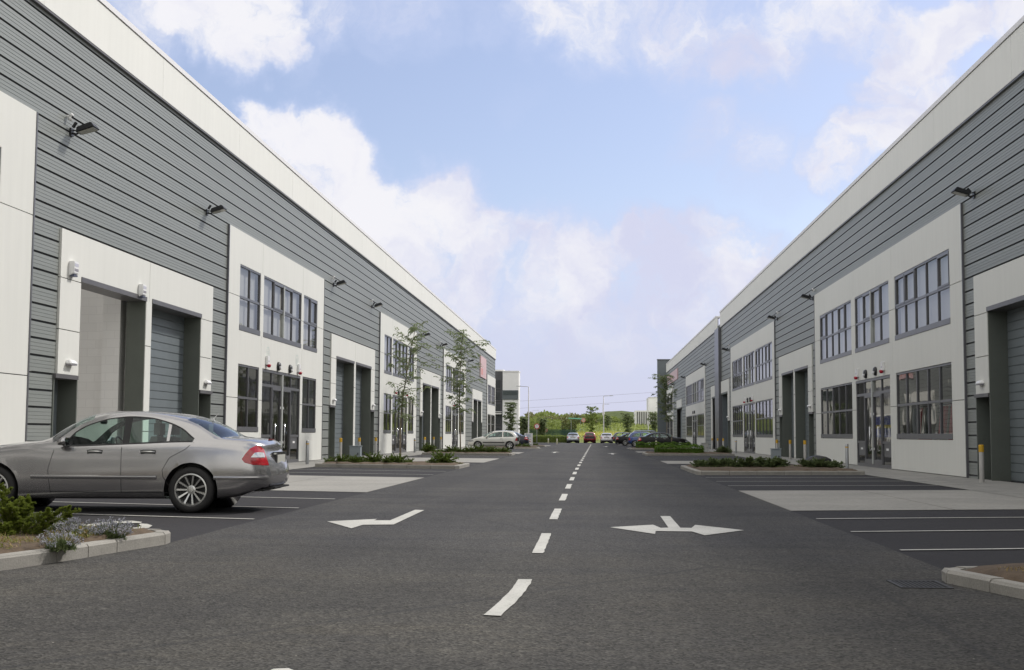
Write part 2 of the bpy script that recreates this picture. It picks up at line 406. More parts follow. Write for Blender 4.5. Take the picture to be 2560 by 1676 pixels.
rp = [(40, 196), (40, 189), (3.4, 187)] + wavy([(3.1, 182), (3.1, 11.3)], 1.3, .012, 3) + [(3.05, 10.7), (3.14, 9.5), (3.9, 7.6), (60, 5), (60, -30)]
road = sheet('road', [lp + rp], 0.0, M['road']); tag(road, kind='structure')
# concrete aprons in front of the loading doors, with saw-cut joints
apr = MB(); jn = MB()
def apron(X0, X1, d0, d1, z=.004):
    n = 3
    for i in range(n):
        a = X0 + (X1-X0)*i/n; c = X0 + (X1-X0)*(i+1)/n
        e = .012*(1 if X1 > X0 else -1)
        for j in range(2):
            g0 = d0 + (d1-d0)*j/2 + (.012 if j else 0); g1 = d0 + (d1-d0)*(j+1)/2 - (.012 if not j else 0)
            apr.poly([(a+e, sk(a+e, g0), z), (c-e, sk(c-e, g0), z), (c-e, sk(c-e, g1), z), (a+e, sk(a+e, g1), z)])
    jn.poly([(X0, sk(X0, d0), z-.003), (X1, sk(X1, d0), z-.003), (X1, sk(X1, d1), z-.003), (X0, sk(X0, d1), z-.003)])
for d0, d1 in ((25.2, 34.0), (52.7, 61.9), (77.7, 84.3), (104.5, 113), (133, 140)): apron(KL, FL-.5, d0, d1)
for d0, d1 in ((20.2, 27.4), (52.8, 58.8), (86.5, 93), (112.5, 118), (150, 156)): apron(KR, FR+.5, d0, d1)
ap = apr.build('concrete_apron', M['concrete']); tag(ap, kind='structure'); jn.build('joints', M['kerbg'], ap)
# footpaths
for nm, xa, xb in (('footpath', PL, FL-.1), ('footpath', PR, FR+.1)):
    p = sheet(nm, [[(xa, -20), (xb, -20), (xb, 186), (xa, 186)]], .009, M['pave']); tag(p, kind='structure')
# painted bay lines, dashes, arrows
mk = MB(); ZP = .0075
def line(X0, X1, d, w=.09):
    n = max(2, int(abs(X1-X0)/.5)); 
    for i in range(n):
        a = X0+(X1-X0)*i/n; c = X0+(X1-X0)*(i+1)/n
        mk.poly([(a, sk(a, d), ZP), (c, sk(c, d), ZP), (c, sk(c, d)+w, ZP), (a, sk(a, d)+w, ZP)])
for d in (16.98, 19.6, 22.4, 36.4, 39.6, 49.6, 64.4, 67.2, 70, 87, 89.6, 92.2, 94.8, 97.4, 116, 118.6, 121, 143, 146, 149, 152): line(KL-.08, PL, d)
for d in (13.3, 15.8, 18.2, 29.9, 32.75, 35.7, 48.6, 61.2, 64.2, 67.25, 70.2, 82.5, 84.9, 96, 98.5, 101, 121, 123.6, 126.2, 128.8, 131.4, 134): line(KR+.06, PR, d)
rnd = random.Random(5)
def ragged(xl, xr, y0, y1, n=14, amp=.003):
    pts = []
    for i in range(n+1): pts.append((xl + rnd.uniform(-amp, amp), y0+(y1-y0)*i/n))
    for i in range(n, -1, -1): pts.append((xr + rnd.uniform(-amp*2.2, amp*2.2), y0+(y1-y0)*i/n))
    return pts
# nearest dash bends slightly toward the camera-left
d0 = []
for i in range(15):
    t = i/14; d0.append((-.70 + .105*math.sin(t*1.57) + rnd.uniform(-.003, .003), 8.24+2.04*t))
d1 = []
for i in range(15):
    t = i/14; d1.append((-.585 + .105*math.sin(t*1.57) + rnd.uniform(-.005, .005), 8.21+2.08*t))
mk.poly([(x, y, ZP) for x, y in d0 + d1[::-1]])
y = 12.56; L = 2.52
ys = [12.56 + 5.03*i for i in range(0, 30)]
for i, yy in enumerate(ys):
    x0 = -.595 + min(.35, max(0, yy-40)*.0032)
    mk.poly([(x, q, ZP) for x, q in ragged(x0, x0+.115, yy, yy+2.52, 14 if i < 4 else 3, .003 if i < 4 else 0)])
mk.poly([(-1.62, 6.0, ZP), (-1.43, 6.0, ZP), (-1.45, 6.22, ZP), (-1.50, 6.29, ZP), (-1.57, 6.27, ZP)])
mk.poly([(x, y, ZP) for x, y in [(-3.51, 16.72), (-2.96, 15.55), (-2.93, 16.17), (-2.55, 16.27), (-2.57, 19.41), (-2.72, 19.47), (-2.72, 17.04), (-2.93, 17.01), (-2.94, 17.3)]])
mk.poly([(x, y, ZP) for x, y in [(.22, 16.18), (.74, 15.14), (.77, 15.61), (1.21, 15.6), (1.31, 15.02), (1.87, 15.9), (1.34, 16.75), (1.25, 16.2), (1.11, 16.2), (1.12, 18.5), (.98, 18.5), (.96, 16.2), (.86, 16.15), (.79, 16.7)]])
def up_arrow(x, y, s=1):
    mk.poly([(x+a*s, y+b*s, ZP) for a, b in [(-.08, 0), (.08, 0), (.08, 3), (.32, 3), (0, 5), (-.32, 3), (-.08, 3)]])
for x, y, s in ((-2.5, 82.5, 1), (1.25, 77.5, 1), (1.4, 127, 1.2)): up_arrow(x, y, s)
# wheelchair symbol lying in the wide bay beside the near planting bed
def gpt(px, py):
    r = _ray((px-1280)/FP, (py-838)/FP); t = (ZP-CAMH)/r.z; return (r.x*t, r.y*t)
WC = [[(180, 1311), (218, 1311.5), (252, 1307), (300, 1303), (330, 1302), (355, 1305), (352, 1308), (282, 1308), (258, 1312), (240, 1315.5), (180, 1314)],
      [(352, 1309), (368, 1310), (381, 1314), (372, 1320), (345, 1323), (314, 1324), (316, 1320.5), (340, 1319), (353, 1315), (347, 1311)],
      [(80, 1307), (130, 1306), (160, 1309), (130, 1313), (82, 1312)], [(190, 1323.5), (300, 1324), (300, 1327), (190, 1326)], [(16, 1255), (60, 1254), (64, 1258), (18, 1259.5)]]
for p in WC: mk.poly([(*gpt(*q), ZP) for q in p])
mks = mk.build('painted_markings', M['paint'], road)
# drain grate
gb = MB(); gx, gy, gs = 2.41, 10.08, .34
gb.box((gx-.03, gy-.03, -.02), (gx+gs, gy, .008)); gb.box((gx-.03, gy+gs+.1, -.02), (gx+gs, gy+gs+.13, .008)); gb.box((gx-.03, gy, -.02), (gx, gy+gs+.1, .008)); gb.box((gx+gs, gy-.03, -.02), (gx+gs+.03, gy+gs+.13, .008))
for i in range(9):
    a = gx + .015 + i*(gs-.02)/9; gb.box((a, gy, -.02), (a+.014, gy+gs+.1, .006))
gb.box((gx-.02, gy-.02, .0015), (gx+gs+.02, gy+gs+.12, .003), 1)
go = gb.build('drain_grate', [mat('cast_iron', (.035, .034, .032), .6, .3), mat('drain_dark', (.008, .008, .008), .9)]); tag(go, 'square dark cast iron drain grate in the road by the right planting bed', 'drain grate')
# ------------------------------------------------------------------ facades
class Facade:
    def __init__(s, side, zoff): s.L = side == 'L'; s.zo = zoff
    def p(s, d, z, o): return ((FL+o) if s.L else (FR-o), d, z)
    def z(s, z): return z + s.zo if z > .3 else z
    def box(s, b, d0, d1, z0, z1, o0, o1, m=0): b.box(s.p(d0, s.z(z0), o0), s.p(d1, s.z(z1), o1), m)
FA = Facade('L', 0); FB = Facade('R', -.12)
PITCHZ = .3733
def clad(F, b, d0, d1, z0, z1, zref=8.03):
    """horizontally ribbed cladding: grooves every PITCHZ plus fine ribs"""
    z0, z1 = F.z(z0), F.z(z1); zref = F.z(zref)
    pr = [(0, 0), (.008, -.05), (.042, -.05), (.05, 0), (.128, 0), (.131, -.007), (.139, -.007), (.142, 0), (.206, 0), (.209, -.007), (.217, -.007), (.22, 0), (.286, 0), (.289, -.007), (.297, -.007), (.30, 0)]
    k0 = int(math.floor((z0-zref)/PITCHZ))-1; pts = []
    k = k0
    while zref + k*PITCHZ < z1:
        for a, o in pr: pts.append((zref+k*PITCHZ+a, o))
        k += 1
    pts.append((zref+k*PITCHZ, 0))
    out = []
    for (a, oa), (c, oc) in zip(pts[:-1], pts[1:]):
        if c <= z0 or a >= z1: continue
        if a < z0: oa = oa+(oc-oa)*(z0-a)/(c-a); a = z0
        if c > z1: oc = oa+(oc-oa)*(z1-a)/(c-a); c = z1
        out.append((a, oa, c, oc))
    for a, oa, c, oc in out:
        b.poly([F.p(d0, a, oa+.05), F.p(d1, a, oa+.05), F.p(d1, c, oc+.05), F.p(d0, c, oc+.05)], 1 if min(oa, oc) < -.04 else 0)
    # closing ends
    for d in (d0, d1): b.poly([F.p(d, z0, 0), F.p(d, z0, .05), F.p(d, z1, .05), F.p(d, z1, 0)])
OP = .10   # face of the white panels
def panel(F, b, d0, d1, z0, z1, o1=OP, gap=.010, zs=(), ds=()):
    zz = [z0] + [q for q in zs if z0 < q < z1] + [z1]; dd = [d0] + [q for q in ds if d0 < q < d1] + [d1]
    for i in range(len(zz)-1):
        for j in range(len(dd)-1):
            F.box(b, dd[j]+(gap if j else 0), dd[j+1]-(gap if j < len(dd)-2 else 0), zz[i]+(gap if i else 0), zz[i+1]-(gap if i < len(zz)-2 else 0), .02, o1)
    F.box(b, d0+.01, d1-.01, z0+.005, z1-.005, -.03, .025, 1)
ZS = (1.20, 2.36, 3.50, 4.66, 5.80, 6.92)
def window(F, parent, d0, d1, z0, z1, cols, rows, white=(), sash=(), sill=.17, name='window'):
    b = MB(); w = .055; oo, oi = OP-.015, .0
    F.box(b, d0, d1, z1-w, z1, oi, oo); F.box(b, d0, d1, z0, z0+sill, oi, oo+.03)
    F.box(b, d0, d0+w, z0+sill, z1-w, oi, oo); F.box(b, d1-w, d1, z0+sill, z1-w, oi, oo)
    cs = [d0+(d1-d0)*c for c in cols]
    for c in cs:
        iw = any(abs((c-d0)/(d1-d0)-q) < .02 for q in white)
        F.box(b, c-(.06 if iw else .032), c+(.06 if iw else .032), z0+sill, z1-w, oi, oo+(.04 if iw else 0), 1 if iw else 0)
    for r in rows:
        zr = z0+(z1-z0)*r
        ed = [d0+w] + cs + [d1-w]
        for a, c in zip(ed[:-1], ed[1:]): F.box(b, a+.034, c-.034, zr-.04, zr+.04, oi+.002, oo-.004)
    for i in sash:   # thicker opening lights in the top row
        ed = [d0+w] + cs + [d1-w]; a, c = ed[i], ed[i+1]; zr = z0+(z1-z0)*(rows[-1] if rows else 0)
        for (p0, p1, q0, q1) in ((a+.034, c-.034, z1-w-.07, z1-w), (a+.034, c-.034, zr+.04, zr+.10), (a+.034, a+.09, zr+.1, z1-w-.07), (c-.09, c-.034, zr+.1, z1-w-.07)):
            F.box(b, p0, p1, q0, q1, oi+.01, oo+.015)
    fr = b.build(name, [M['frame'], M['framel']], parent)
    p = MB(); p.poly([F.p(d0+w, F.z(z0+sill), .045), F.p(d1-w, F.z(z0+sill), .045), F.p(d1-w, F.z(z1-w), .045), F.p(d0+w, F.z(z1-w), .045)][::(1 if F.L else -1)])
    p.build('pane', M['glass'], fr)
    if z0 > 4:
        q = MB(); q.poly([F.p(d0+w, F.z(z0+sill), -.09), F.p(d1-w, F.z(z0+sill), -.09), F.p(d1-w, F.z(z1-w), -.09), F.p(d0+w, F.z(z1-w), -.09)]); q.build('blind', M['blind'], fr)
    return fr
def entrance(F, parent, d0, d1, z1=3.50, mid=None):
    b = MB(); w = .055; oo, oi = OP-.015, .0
    mid = mid or (d0+d1)/2; zt = 2.93
    F.box(b, d0, d1, z1-.09, z1, oi, oo+.02); F.box(b, d0, d1, .01, .13, oi, oo)
    for a in (d0, d1-w): F.box(b, a, a+w, .13, z1-.09, oi, oo)
    F.box(b, mid-.07, mid+.07, .13, z1-.09, oi, oo+.04, 1)
    q = [d0+w, (d0+w+mid-.07)/2, mid-.07, mid+.07, (mid+.07+d1-w)/2, d1-w]
    for a, c in ((q[0], q[2]), (q[3], q[5])):
        F.box(b, a, c, zt-.05, zt+.05, oi+.002, oo-.004); h = (a+c)/2; F.box(b, h-.035, h+.035, .13, zt-.05, oi+.001, oo-.006); F.box(b, h-.03, h+.03, zt+.05, z1-.09, oi+.001, oo-.006)
    fr = b.build('entrance', [M['frame'], M['framel']], parent)
    p = MB(); p.poly([F.p(d0+w, .13, .045), F.p(d1-w, .13, .045), F.p(d1-w, F.z(z1-.09), .045), F.p(d0+w, F.z(z1-.09), .045)][::(1 if F.L else -1)])
    p.build('pane', M['glass'], fr)
    for side, a, c in ((0, q[0], q[2]), (1, q[3], q[5])):
        h = (a+c)/2; dr = MB()
        lo, hi = (h+.035, c) if side == 0 else (a, h-.035)
        for e0, e1, f0, f1 in ((lo, hi, .13, .30), (lo, hi, zt-.14, zt-.05), (lo, lo+.09, .3, zt-.14), (hi-.09, hi, .3, zt-.14)): F.box(dr, e0, e1, f0, f1, .01, oo+.012)
        F.box(dr, (a if side == 0 else h+.035), (h-.035 if side == 0 else c), 1.02, 1.12, .02, oo-.01)
        F.box(dr, (a if side == 0 else h+.035)+.15, (h-.035 if side == 0 else c)-.15, .55, 1.02, .046, .052)
        dd_ = dr.build('door', M['frame'], parent)
        hb = MB(); hx = lo+.13 if side == 1 else hi-.13
        if side == 0: hx = lo+.2
        hb.tube([F.p(hx, .6, oo+.09), F.p(hx, 1.55, oo+.09)], .018, 8)
        for zz in (.65, 1.5): hb.tube([F.p(hx, zz, oo), F.p(hx, zz, oo+.09)], .014, 6)
        hb.build('handle', M['chrome'], dd_, smooth=True)
        for zz in (.78, 2.1): lb = MB(); F.box(lb, mid+(.2 if side else -.26), mid+(.26 if side else -.2), zz, zz+.09, oo+.012, oo+.03); lb.build('lock_plate', M['white'], dd_)
        pc = (a+h)/2 if side == 0 else (h+c)/2
        lb = MB(); F.box(lb, pc-.18, pc+.18, .78, .86, .053, .06); lb.build('letter_plate', M['white'], dd_)
    return fr
def dock(F, parent, d0, d1, opened=False, door_side=(1, 1), light=True, wleg=1.15, pil=.43, top=5.77):
    """white surround, two loading door openings, two side doors under the outer legs"""
    b = MB(); zo, zl = 4.70, 2.48
    m = (d0+d1)/2; o = [(d0+wleg, m-pil/2), (m+pil/2, d1-wleg)]
    panel(F, b, d0, d1, zo, top, zs=(), ds=(m,))
    panel(F, b, m-pil/2, m+pil/2, .0, zo, zs=(1.2, 3.49))
    panel(F, b, d0, d0+wleg, zl, zo, zs=(3.49, 4.66)); panel(F, b, d1-wleg, d1, zl, zo, zs=(3.49, 4.66))
    s = b.build('dock_surround', [M['panel'], M['gap']], parent)
    rec = -.42
    j = MB()
    for a, c in o:
        F.box(j, a, c, zo-.02, zo+.10, rec-.05, OP+.02, 1)       # soffit flashing
        F.box(j, a-.02, a+.03, 0, zo-.02, rec, OP-.02); F.box(j, c-.03, c+.02, 0, zo-.02, rec, OP-.02)
    for a, c in ((d0-.12, d0+wleg-.02), (d1-wleg+.02, d1+.12)):
        F.box(j, a, c, zl-.10, zl-.005, rec, OP+.02, 1)
        F.box(j, a, a+.05, 0, zl-.1, rec, OP-.03) if a < m else F.box(j, c-.05, c, 0, zl-.1, rec, OP-.03)
    F.box(j, m-pil/2+.03, m+pil/2-.03, 0, zo, rec, .0)
    for a, c in ((d0-.12, d0+wleg), (d1-wleg, d1+.12)): F.box(j, a, c, zl, zo+.2, rec-.02, -.04)
    j.build('jamb', [M['jamb'], M['soffit']], s)
    for i, (a, c) in enumerate(o):
        if opened and i == 0: continue
        db = MB(); n = 20; zz = [zo*k/n for k in range(n+1)]
        for k in range(n):
            z0, z1 = zz[k], zz[k+1]
            db.poly([F.p(a, z0, rec-.02), F.p(c, z0, rec-.02), F.p(c, z0+.03, rec), F.p(a, z0+.03, rec)])
            db.poly([F.p(a, z0+.03, rec), F.p(c, z0+.03, rec), F.p(c, z1-.006, rec), F.p(a, z1-.006, rec)])
            db.poly([F.p(a, z1-.006, rec), F.p(c, z1-.006, rec), F.p(c, z1, rec-.02), F.p(a, z1, rec-.02)])
        db.build('loading_door', M['dock'], parent)
    for i, (a, c) in enumerate(((d0-.07, d0+wleg-.05), (d1-wleg+.05, d1+.07))):
        if not door_side[i]: continue
        db = MB(); F.box(db, a, c, .02, zl-.1, rec, rec+.06); F.box(db, a+.1, c-.1, .12, zl-.2, rec+.06, rec+.075)
        sd = db.build('side_door', M['dock'], parent)
        hb = MB(); hd = a+.22 if i else c-.22
        hb.tube([F.p(hd, 1.05, rec+.07), F.p(hd, 1.05, rec+.13), F.p(hd+(.14 if i else -.14), 1.05, rec+.13)], .014, 6); hb.build('handle', M['chrome'], sd)
    return s, o
def splits(F, parent, P0, P1, wins, front_ground, top=8.05, label_doors=True):
    """large white wall of an office part with two rows of windows. wins: list (d0,d1,cols,white,sash)"""
    b = MB(); vs = [ (wins[i][1]+wins[i+1][0])/2 for i in range(len(wins)-1)]
    dg = [g_ for g_ in wins if g_[5]]
    panel(F, b, P0, P1, 6.92, top, ds=vs)
    panel(F, b, P0, P1, 3.52, 4.66, ds=vs)
    edges = [P0] + [q for w_ in wins for q in (w_[0], w_[1])] + [P1]
    for i in range(0, len(edges), 2):
        panel(F, b, edges[i], edges[i+1], 4.66, 6.92, zs=(5.80,)); panel(F, b, edges[i], edges[i+1], 1.20, 3.52, zs=(2.36,))
    ge = [P0]
    for w_ in wins:
        if w_[5]: ge += [w_[0], w_[1]]
    ge.append(P1)
    for i in range(0, len(ge), 2): panel(F, b, ge[i], ge[i+1], .03, 1.20, ds=vs)
    s = b.build('white_panels', [M['panel'], M['gap']], parent)
    for (a, c, cols, white, sash, door) in wins:
        window(F, parent, a, c, 4.67, 6.91, cols, (.51,), white, sash)
        if door: entrance(F, parent, a, c)
        else: window(F, parent, a, c, 1.22, 3.50, cols, (.51,), (), ())
    return s
def interior(F, parent, d0, d1, deep=3.6):
    b = MB(); o0, o1 = -deep, -.06
    for z in (.03, 4.1): F.box(b, d0, d1, z-.02, z, o0, o1, 1)
    F.box(b, d0, d1, 3.7, 4.08, o0, o1); F.box(b, d0, d1, 7.3, 7.35, o0, o1)
    F.box(b, d0, d1, .03, 7.3, o0-.05, o0)
    for d in (d0, d1): F.box(b, d-.04, d+.04, .03, 7.3, o0, o1)
    n = max(1, int((d1-d0)/7.4))
    for i in range(1, n): F.box(b, d0+(d1-d0)*i/n-.05, d0+(d1-d0)*i/n+.05, .03, 7.3, o0, o1-.2)
    b.build('interior', [M['inner'], M['inner_dark']], parent)
def shell(F, parent, D0, D1, h1, h2, depth=28, hole=None):
    # fascia, coping, roof and rear box
    b = MB(); n = max(1, round((D1-D0)/7.5)); H1, H2 = h1, h2
    for i in range(n):
        a = D0+(D1-D0)*i/n; c = D0+(D1-D0)*(i+1)/n
        b.box(F.p(a+(.006 if i else 0), H1, .0), F.p(c-(.006 if i < n-1 else 0), H2-.16, .14))
    b.box(F.p(D0+.01, H1+.02, -.1), F.p(D1-.01, H2-.2, .12), 1)
    f = b.build('fascia', [M['fascia'], M['sgrey']], parent)
    b = MB(); b.box(F.p(D0-.02, H2-.14, -.25), F.p(D1+.02, H2, .17)); b.box(F.p(D0, H2-.165, -.2), F.p(D1, H2-.138, .11), 1)
    b.build('coping', [M['coping'], M['gap']], parent)
    b = MB(); b.box(F.p(D0, H1-.05, 0), F.p(D1, H1, .13), 0); b.build('fascia_trim', M['soffit'], parent)
    b = MB()
    if hole:
        a, c = hole; b.box(F.p(D0+.02, H1+.4, -.26), F.p(a, H1+.6, -depth)); b.box(F.p(c, H1+.4, -.26), F.p(D1-.02, H1+.6, -depth)); b.box(F.p(a, H1+.4, -.26), F.p(c, H1+.6, -.7)); b.box(F.p(a, H1+.4, -15), F.p(c, H1+.6, -depth))
    else: b.box(F.p(D0+.02, H1+.4, -.26), F.p(D1-.02, H1+.6, -depth))
    b.build('roof', M['clad'], parent)
    b = MB()
    b.box(F.p(D0, 0, -depth), F.p(D1, H1+.4, -depth-.2))
    for d, e in ((D0, .2), (D1, -.2)): b.box(F.p(d, 0, -.01), F.p(d+e, H1+.4, -depth))
    [b.box(F.p(q0, 0, -3.9), F.p(q1, H1+.3, -4.0), 0) for q0, q1 in (((D0+.2, 26.2), (33.8, D1-.2)) if hole else ((D0+.2, D1-.2),))]
    b.build('end_wall', M['fin'], parent)
W1 = lambda a, c, n, white=(), sash=(), door=False: (a, c, [k/n for k in range(1, n)], white, sash, door)
# ---- left building
bl = empty('warehouse_terrace', (0, 0, 0)); tag(bl, 'long grey ribbed warehouse terrace with white panels along the left of the road', 'warehouse', 'facing terraces of trade units')
h1, h2 = 10.44, 11.72
shell(FA, bl, -12, 156.0, h1, h2, hole=(26.6, 33.4))  # hole: unseen roof opening added to let daylight brighten the open unit
ends = [(-3.7, 11.0), (11.3, 26.09), (40.7, 55.5), (70.6, 85.6), (101.2, 119.2), (143.6, 155.95)]
docks = [(-3.3+.0, 0)]
b = MB(); clad(FA, b, -12, 156, 8.06, h1-.02)
# docks: (surround d0,d1)
DL = [(27.6, 39.05), (57.3, 69.0), (87.6, 99.3), (126.0, 137.4)]
gaps = [(26.12, 40.67), (55.53, 70.57), (85.63, 101.17), (119.23, 143.57)]
for (a, c), (s0, s1) in zip(gaps, DL):
    clad(FA, b, a, c, 5.78, 8.055); clad(FA, b, a, s0-.02, 2.48, 5.775); clad(FA, b, s1+.02, c, 2.48, 5.775)
    clad(FA, b, a, s0-.14, 0.01, 2.475); clad(FA, b, s1+.14, c, 0.01, 2.475)
b.build('cladding', [M['clad'], M['groove']], bl)
for a, c in gaps:
    for d in (a, c): t = MB(); FA.box(t, d-.03, d+.03, .0, 8.05, .0, .115); t.build('corner_trim', M['frame'], bl)
for i, (a, c) in enumerate(DL): dock(FA, bl, a, c, opened=(i == 0))
def lw(P0, n2=True):
    return [W1(P0+1.35, P0+4.05, 2, door=False), (P0+4.50, P0+10.5, [.25, .5, .75], (.5,), (1, 2), True), W1(P0+10.9, P0+13.5, 2, (), (1,))]
splits(FA, bl, -3.7, 26.09, [W1(-2, 5, 5), W1(5.6, 11.4, 4, (.5,), (), True), W1(12, 17.4, 4), W1(18.0, 24.55, 5)], None)
splits(FA, bl, 40.7, 55.5, lw(40.7), None)
splits(FA, bl, 70.6, 85.6, lw(70.75), None)
splits(FA, bl, 101.2, 119.2, [W1(102.8, 107.2, 3), (107.8, 112.6, [.25, .5, .75], (.5,), (1,), True), W1(113.2, 117.6, 3)], None)
splits(FA, bl, 143.6, 155.95, [W1(144.6, 149.0, 3), W1(149.5, 155.2, 4)], None)
for a, c in ((-3.6, 26.0), (40.8, 55.4), (70.7, 85.5), (101.3, 119.1), (143.7, 155.8)): interior(FA, bl, a, c)
# inside of the open unit: white painted block walls seen through the raised door
b = MB(); b.box(FA.p(26.2, 0, -3.85), FA.p(40.6, 5.5, -.45), 0)
o = MB()
o.box(FA.p(33.55, 0.012, -.6), FA.p(33.75, 10.6, -16)); o.box(FA.p(33.15, .012, -.62), FA.p(33.55, 5.4, -1.1)); o.box(FA.p(33.38, .012, -6.5), FA.p(33.55, 5.4, -7.0))
o.box(FA.p(26.3, 0.012, -15.8), FA.p(33.5, 10.6, -16)); o.box(FA.p(26.3, .012, -.6), FA.p(26.5, 10.6, -15.8))
o.build('interior_wall', M['block'], bl)
o = MB(); o.box(FA.p(26.3, .012, -.5), FA.p(33.5, .02, -16)); o.build('interior', M['inner_pale'], bl)
# ---- right building, near block
br_ = empty('warehouse_terrace', (0, 0, 0)); tag(br_, 'nearer grey and white terrace on the right, with clothing behind a ground floor window', 'warehouse', 'facing terraces of trade units')
H1, H2 = 10.2, 11.52
shell(FB, br_, -12, 105.9, H1, H2)
b = MB(); clad(FB, b, -12, 105.9, 8.06, H1-FB.zo-.02)
DR = [(24.1, 35.95), (62.25, 73.2), (99.75, 105.86)]
gaps = [(22.0, 36.97), (61.33, 74.77)]
for (a, c), (s0, s1) in zip(gaps, DR):
    clad(FB, b, a, c, 5.78, 8.055); clad(FB, b, a, s0-.02, 2.48, 5.775); clad(FB, b, s1+.02, c, 2.48, 5.775)
    clad(FB, b, a, s0-.14, 0.01, 2.475); clad(FB, b, s1+.14, c, 0.01, 2.475)
clad(FB, b, 98.43, 105.86, 5.78, 8.055); clad(FB, b, 98.43, 99.6, 0.01, 5.775)
b.build('cladding', [M['clad'], M['groove']], br_)
for d in (22.0, 36.97, 61.33, 74.77, 98.43): t = MB(); FB.box(t, d-.03, d+.03, .0, 8.05, .0, .115); t.build('corner_trim', M['frame'], br_)
for a, c in DR[:2]: dock(FB, br_, a, c)
sb = MB(); panel(FB, sb, 99.75, 105.84, 4.7, 5.77); panel(FB, sb, 99.75, 100.8, 2.48, 4.7); so = sb.build('dock_surround', [M['panel'], M['gap']], br_)
sb = MB(); FB.box(sb, 100.8, 105.84, 0, 4.7, -.42, -.4); FB.box(sb, 99.6, 100.8, 0, 2.48, -.42, -.4); sb.build('loading_door', M['dock'], br_)
sb = MB(); FB.box(sb, 100.8, 105.84, 4.66, 4.8, -.42, OP+.02); FB.box(sb, 100.76, 100.8, 0, 4.66, -.42, OP-.02); sb.build('jamb', M['jamb'], so)
splits(FB, br_, 37.0, 61.3, [W1(38.3, 45.2, 5, (), (0, 3, 4)), (46.1, 52.0, [.25, .5, .75], (.5,), (1, 2), True), W1(52.75, 59.95, 5, (), (1, 4))], None)
splits(FB, br_, 74.8, 98.4, [W1(75.8, 83.6, 5, (), (1, 4)), (84.0, 90.2, [.25, .5, .75], (.5,), (1, 2), True), W1(90.7, 97.3, 5, (), (1, 3))], None)
splits(FB, br_, -3.0, 21.9, [W1(-2, 5, 5), (6, 12, [.25, .5, .75], (.5,), (), True), W1(13, 20.5, 5)], None)
for a, c in ((37.1, 61.2), (74.9, 98.3), (-2.9, 21.8)): interior(FB, br_, a, c)
pt = MB(); FB.box(pt, 53.0, 60.0, 0, .0, 0, 0)
# ---- right building, far block
b2 = empty('warehouse_terrace', (0, 0, 0)); tag(b2, 'farther right warehouse terrace with a pink sign board and a dark grey end fin', 'warehouse', 'facing terraces of trade units')
shell(FB, b2, 109.4, 183.0, 10.2, 11.46)
b = MB(); clad(FB, b, 109.4, 183, 8.06, 10.3)
FB.zo = -.2
clad(FB, b, 109.4, 120.9, 5.78, 8.2); clad(FB, b, 145.7, 168.4, 5.78, 8.2); clad(FB, b, 115.0, 120.9, .01, 5.775); clad(FB, b, 145.7, 152.5, .01, 5.775); clad(FB, b, 161.8, 168.4, .01, 5.775)
b.build('cladding', [M['clad'], M['groove']], b2)
sb = MB(); panel(FB, sb, 152.6, 161.7, 4.7, 5.77); sb.build('dock_surround', [M['panel'], M['gap']], b2)
sb = MB(); panel(FB, sb, 109.45, 114.9, 4.7, 5.77); panel(FB, sb, 113.9, 114.9, 0, 4.7); so = sb.build('dock_surround', [M['panel'], M['gap']], b2)
for a, c in ((109.45, 113.9), (152.9, 161.4)):
    sb = MB(); FB.box(sb, a, c, 0, 4.7, -.42, -.4); sb.build('loading_door', M['dock'], b2)
for a, c in ((109.45, 113.9), (152.6, 161.7)): sb = MB(); FB.box(sb, a, c, 4.66, 4.8, -.42, OP+.02); sb.build('jamb', M['jamb'], b2)
splits(FB, b2, 121.0, 145.6, [W1(122.0, 130.0, 5, (), (0, 1)), (130.5, 136.0, [.25, .5, .75], (.5,), (), True), W1(136.5, 145.0, 6)], None)
splits(FB, b2, 168.5, 182.8, [W1(169.3, 175.5, 4), W1(176, 182.2, 4)], None)
for a, c in ((121.1, 145.5), (168.6, 182.7)): interior(FB, b2, a, c)
sb = MB(); FB.box(sb, 106.0, 109.35, 0, 10.4, -28, .28); n = 27
for k in range(n): FB.box(sb, 106.0-.03, 106.02, .3+k*PITCHZ, .36+k*PITCHZ, .0, .26)
sb.build('link_wall', M['frame'], b2)
sb = MB(); FB.box(sb, 186.0, 186.6, 0, 12.45, -12, 1.25); sb.box(FB.p(185.9, 12.2, -12), FB.p(186.7, 12.33, 1.3), 1); sb.build('end_fin', [M['fin'], M['frame']], b2)
sb = MB(); FB.box(sb, 183.0, 186.0, 0, 10.5, -12, -.6); sb.build('end_wall', M['fin'], b2)
FB.zo = -.12
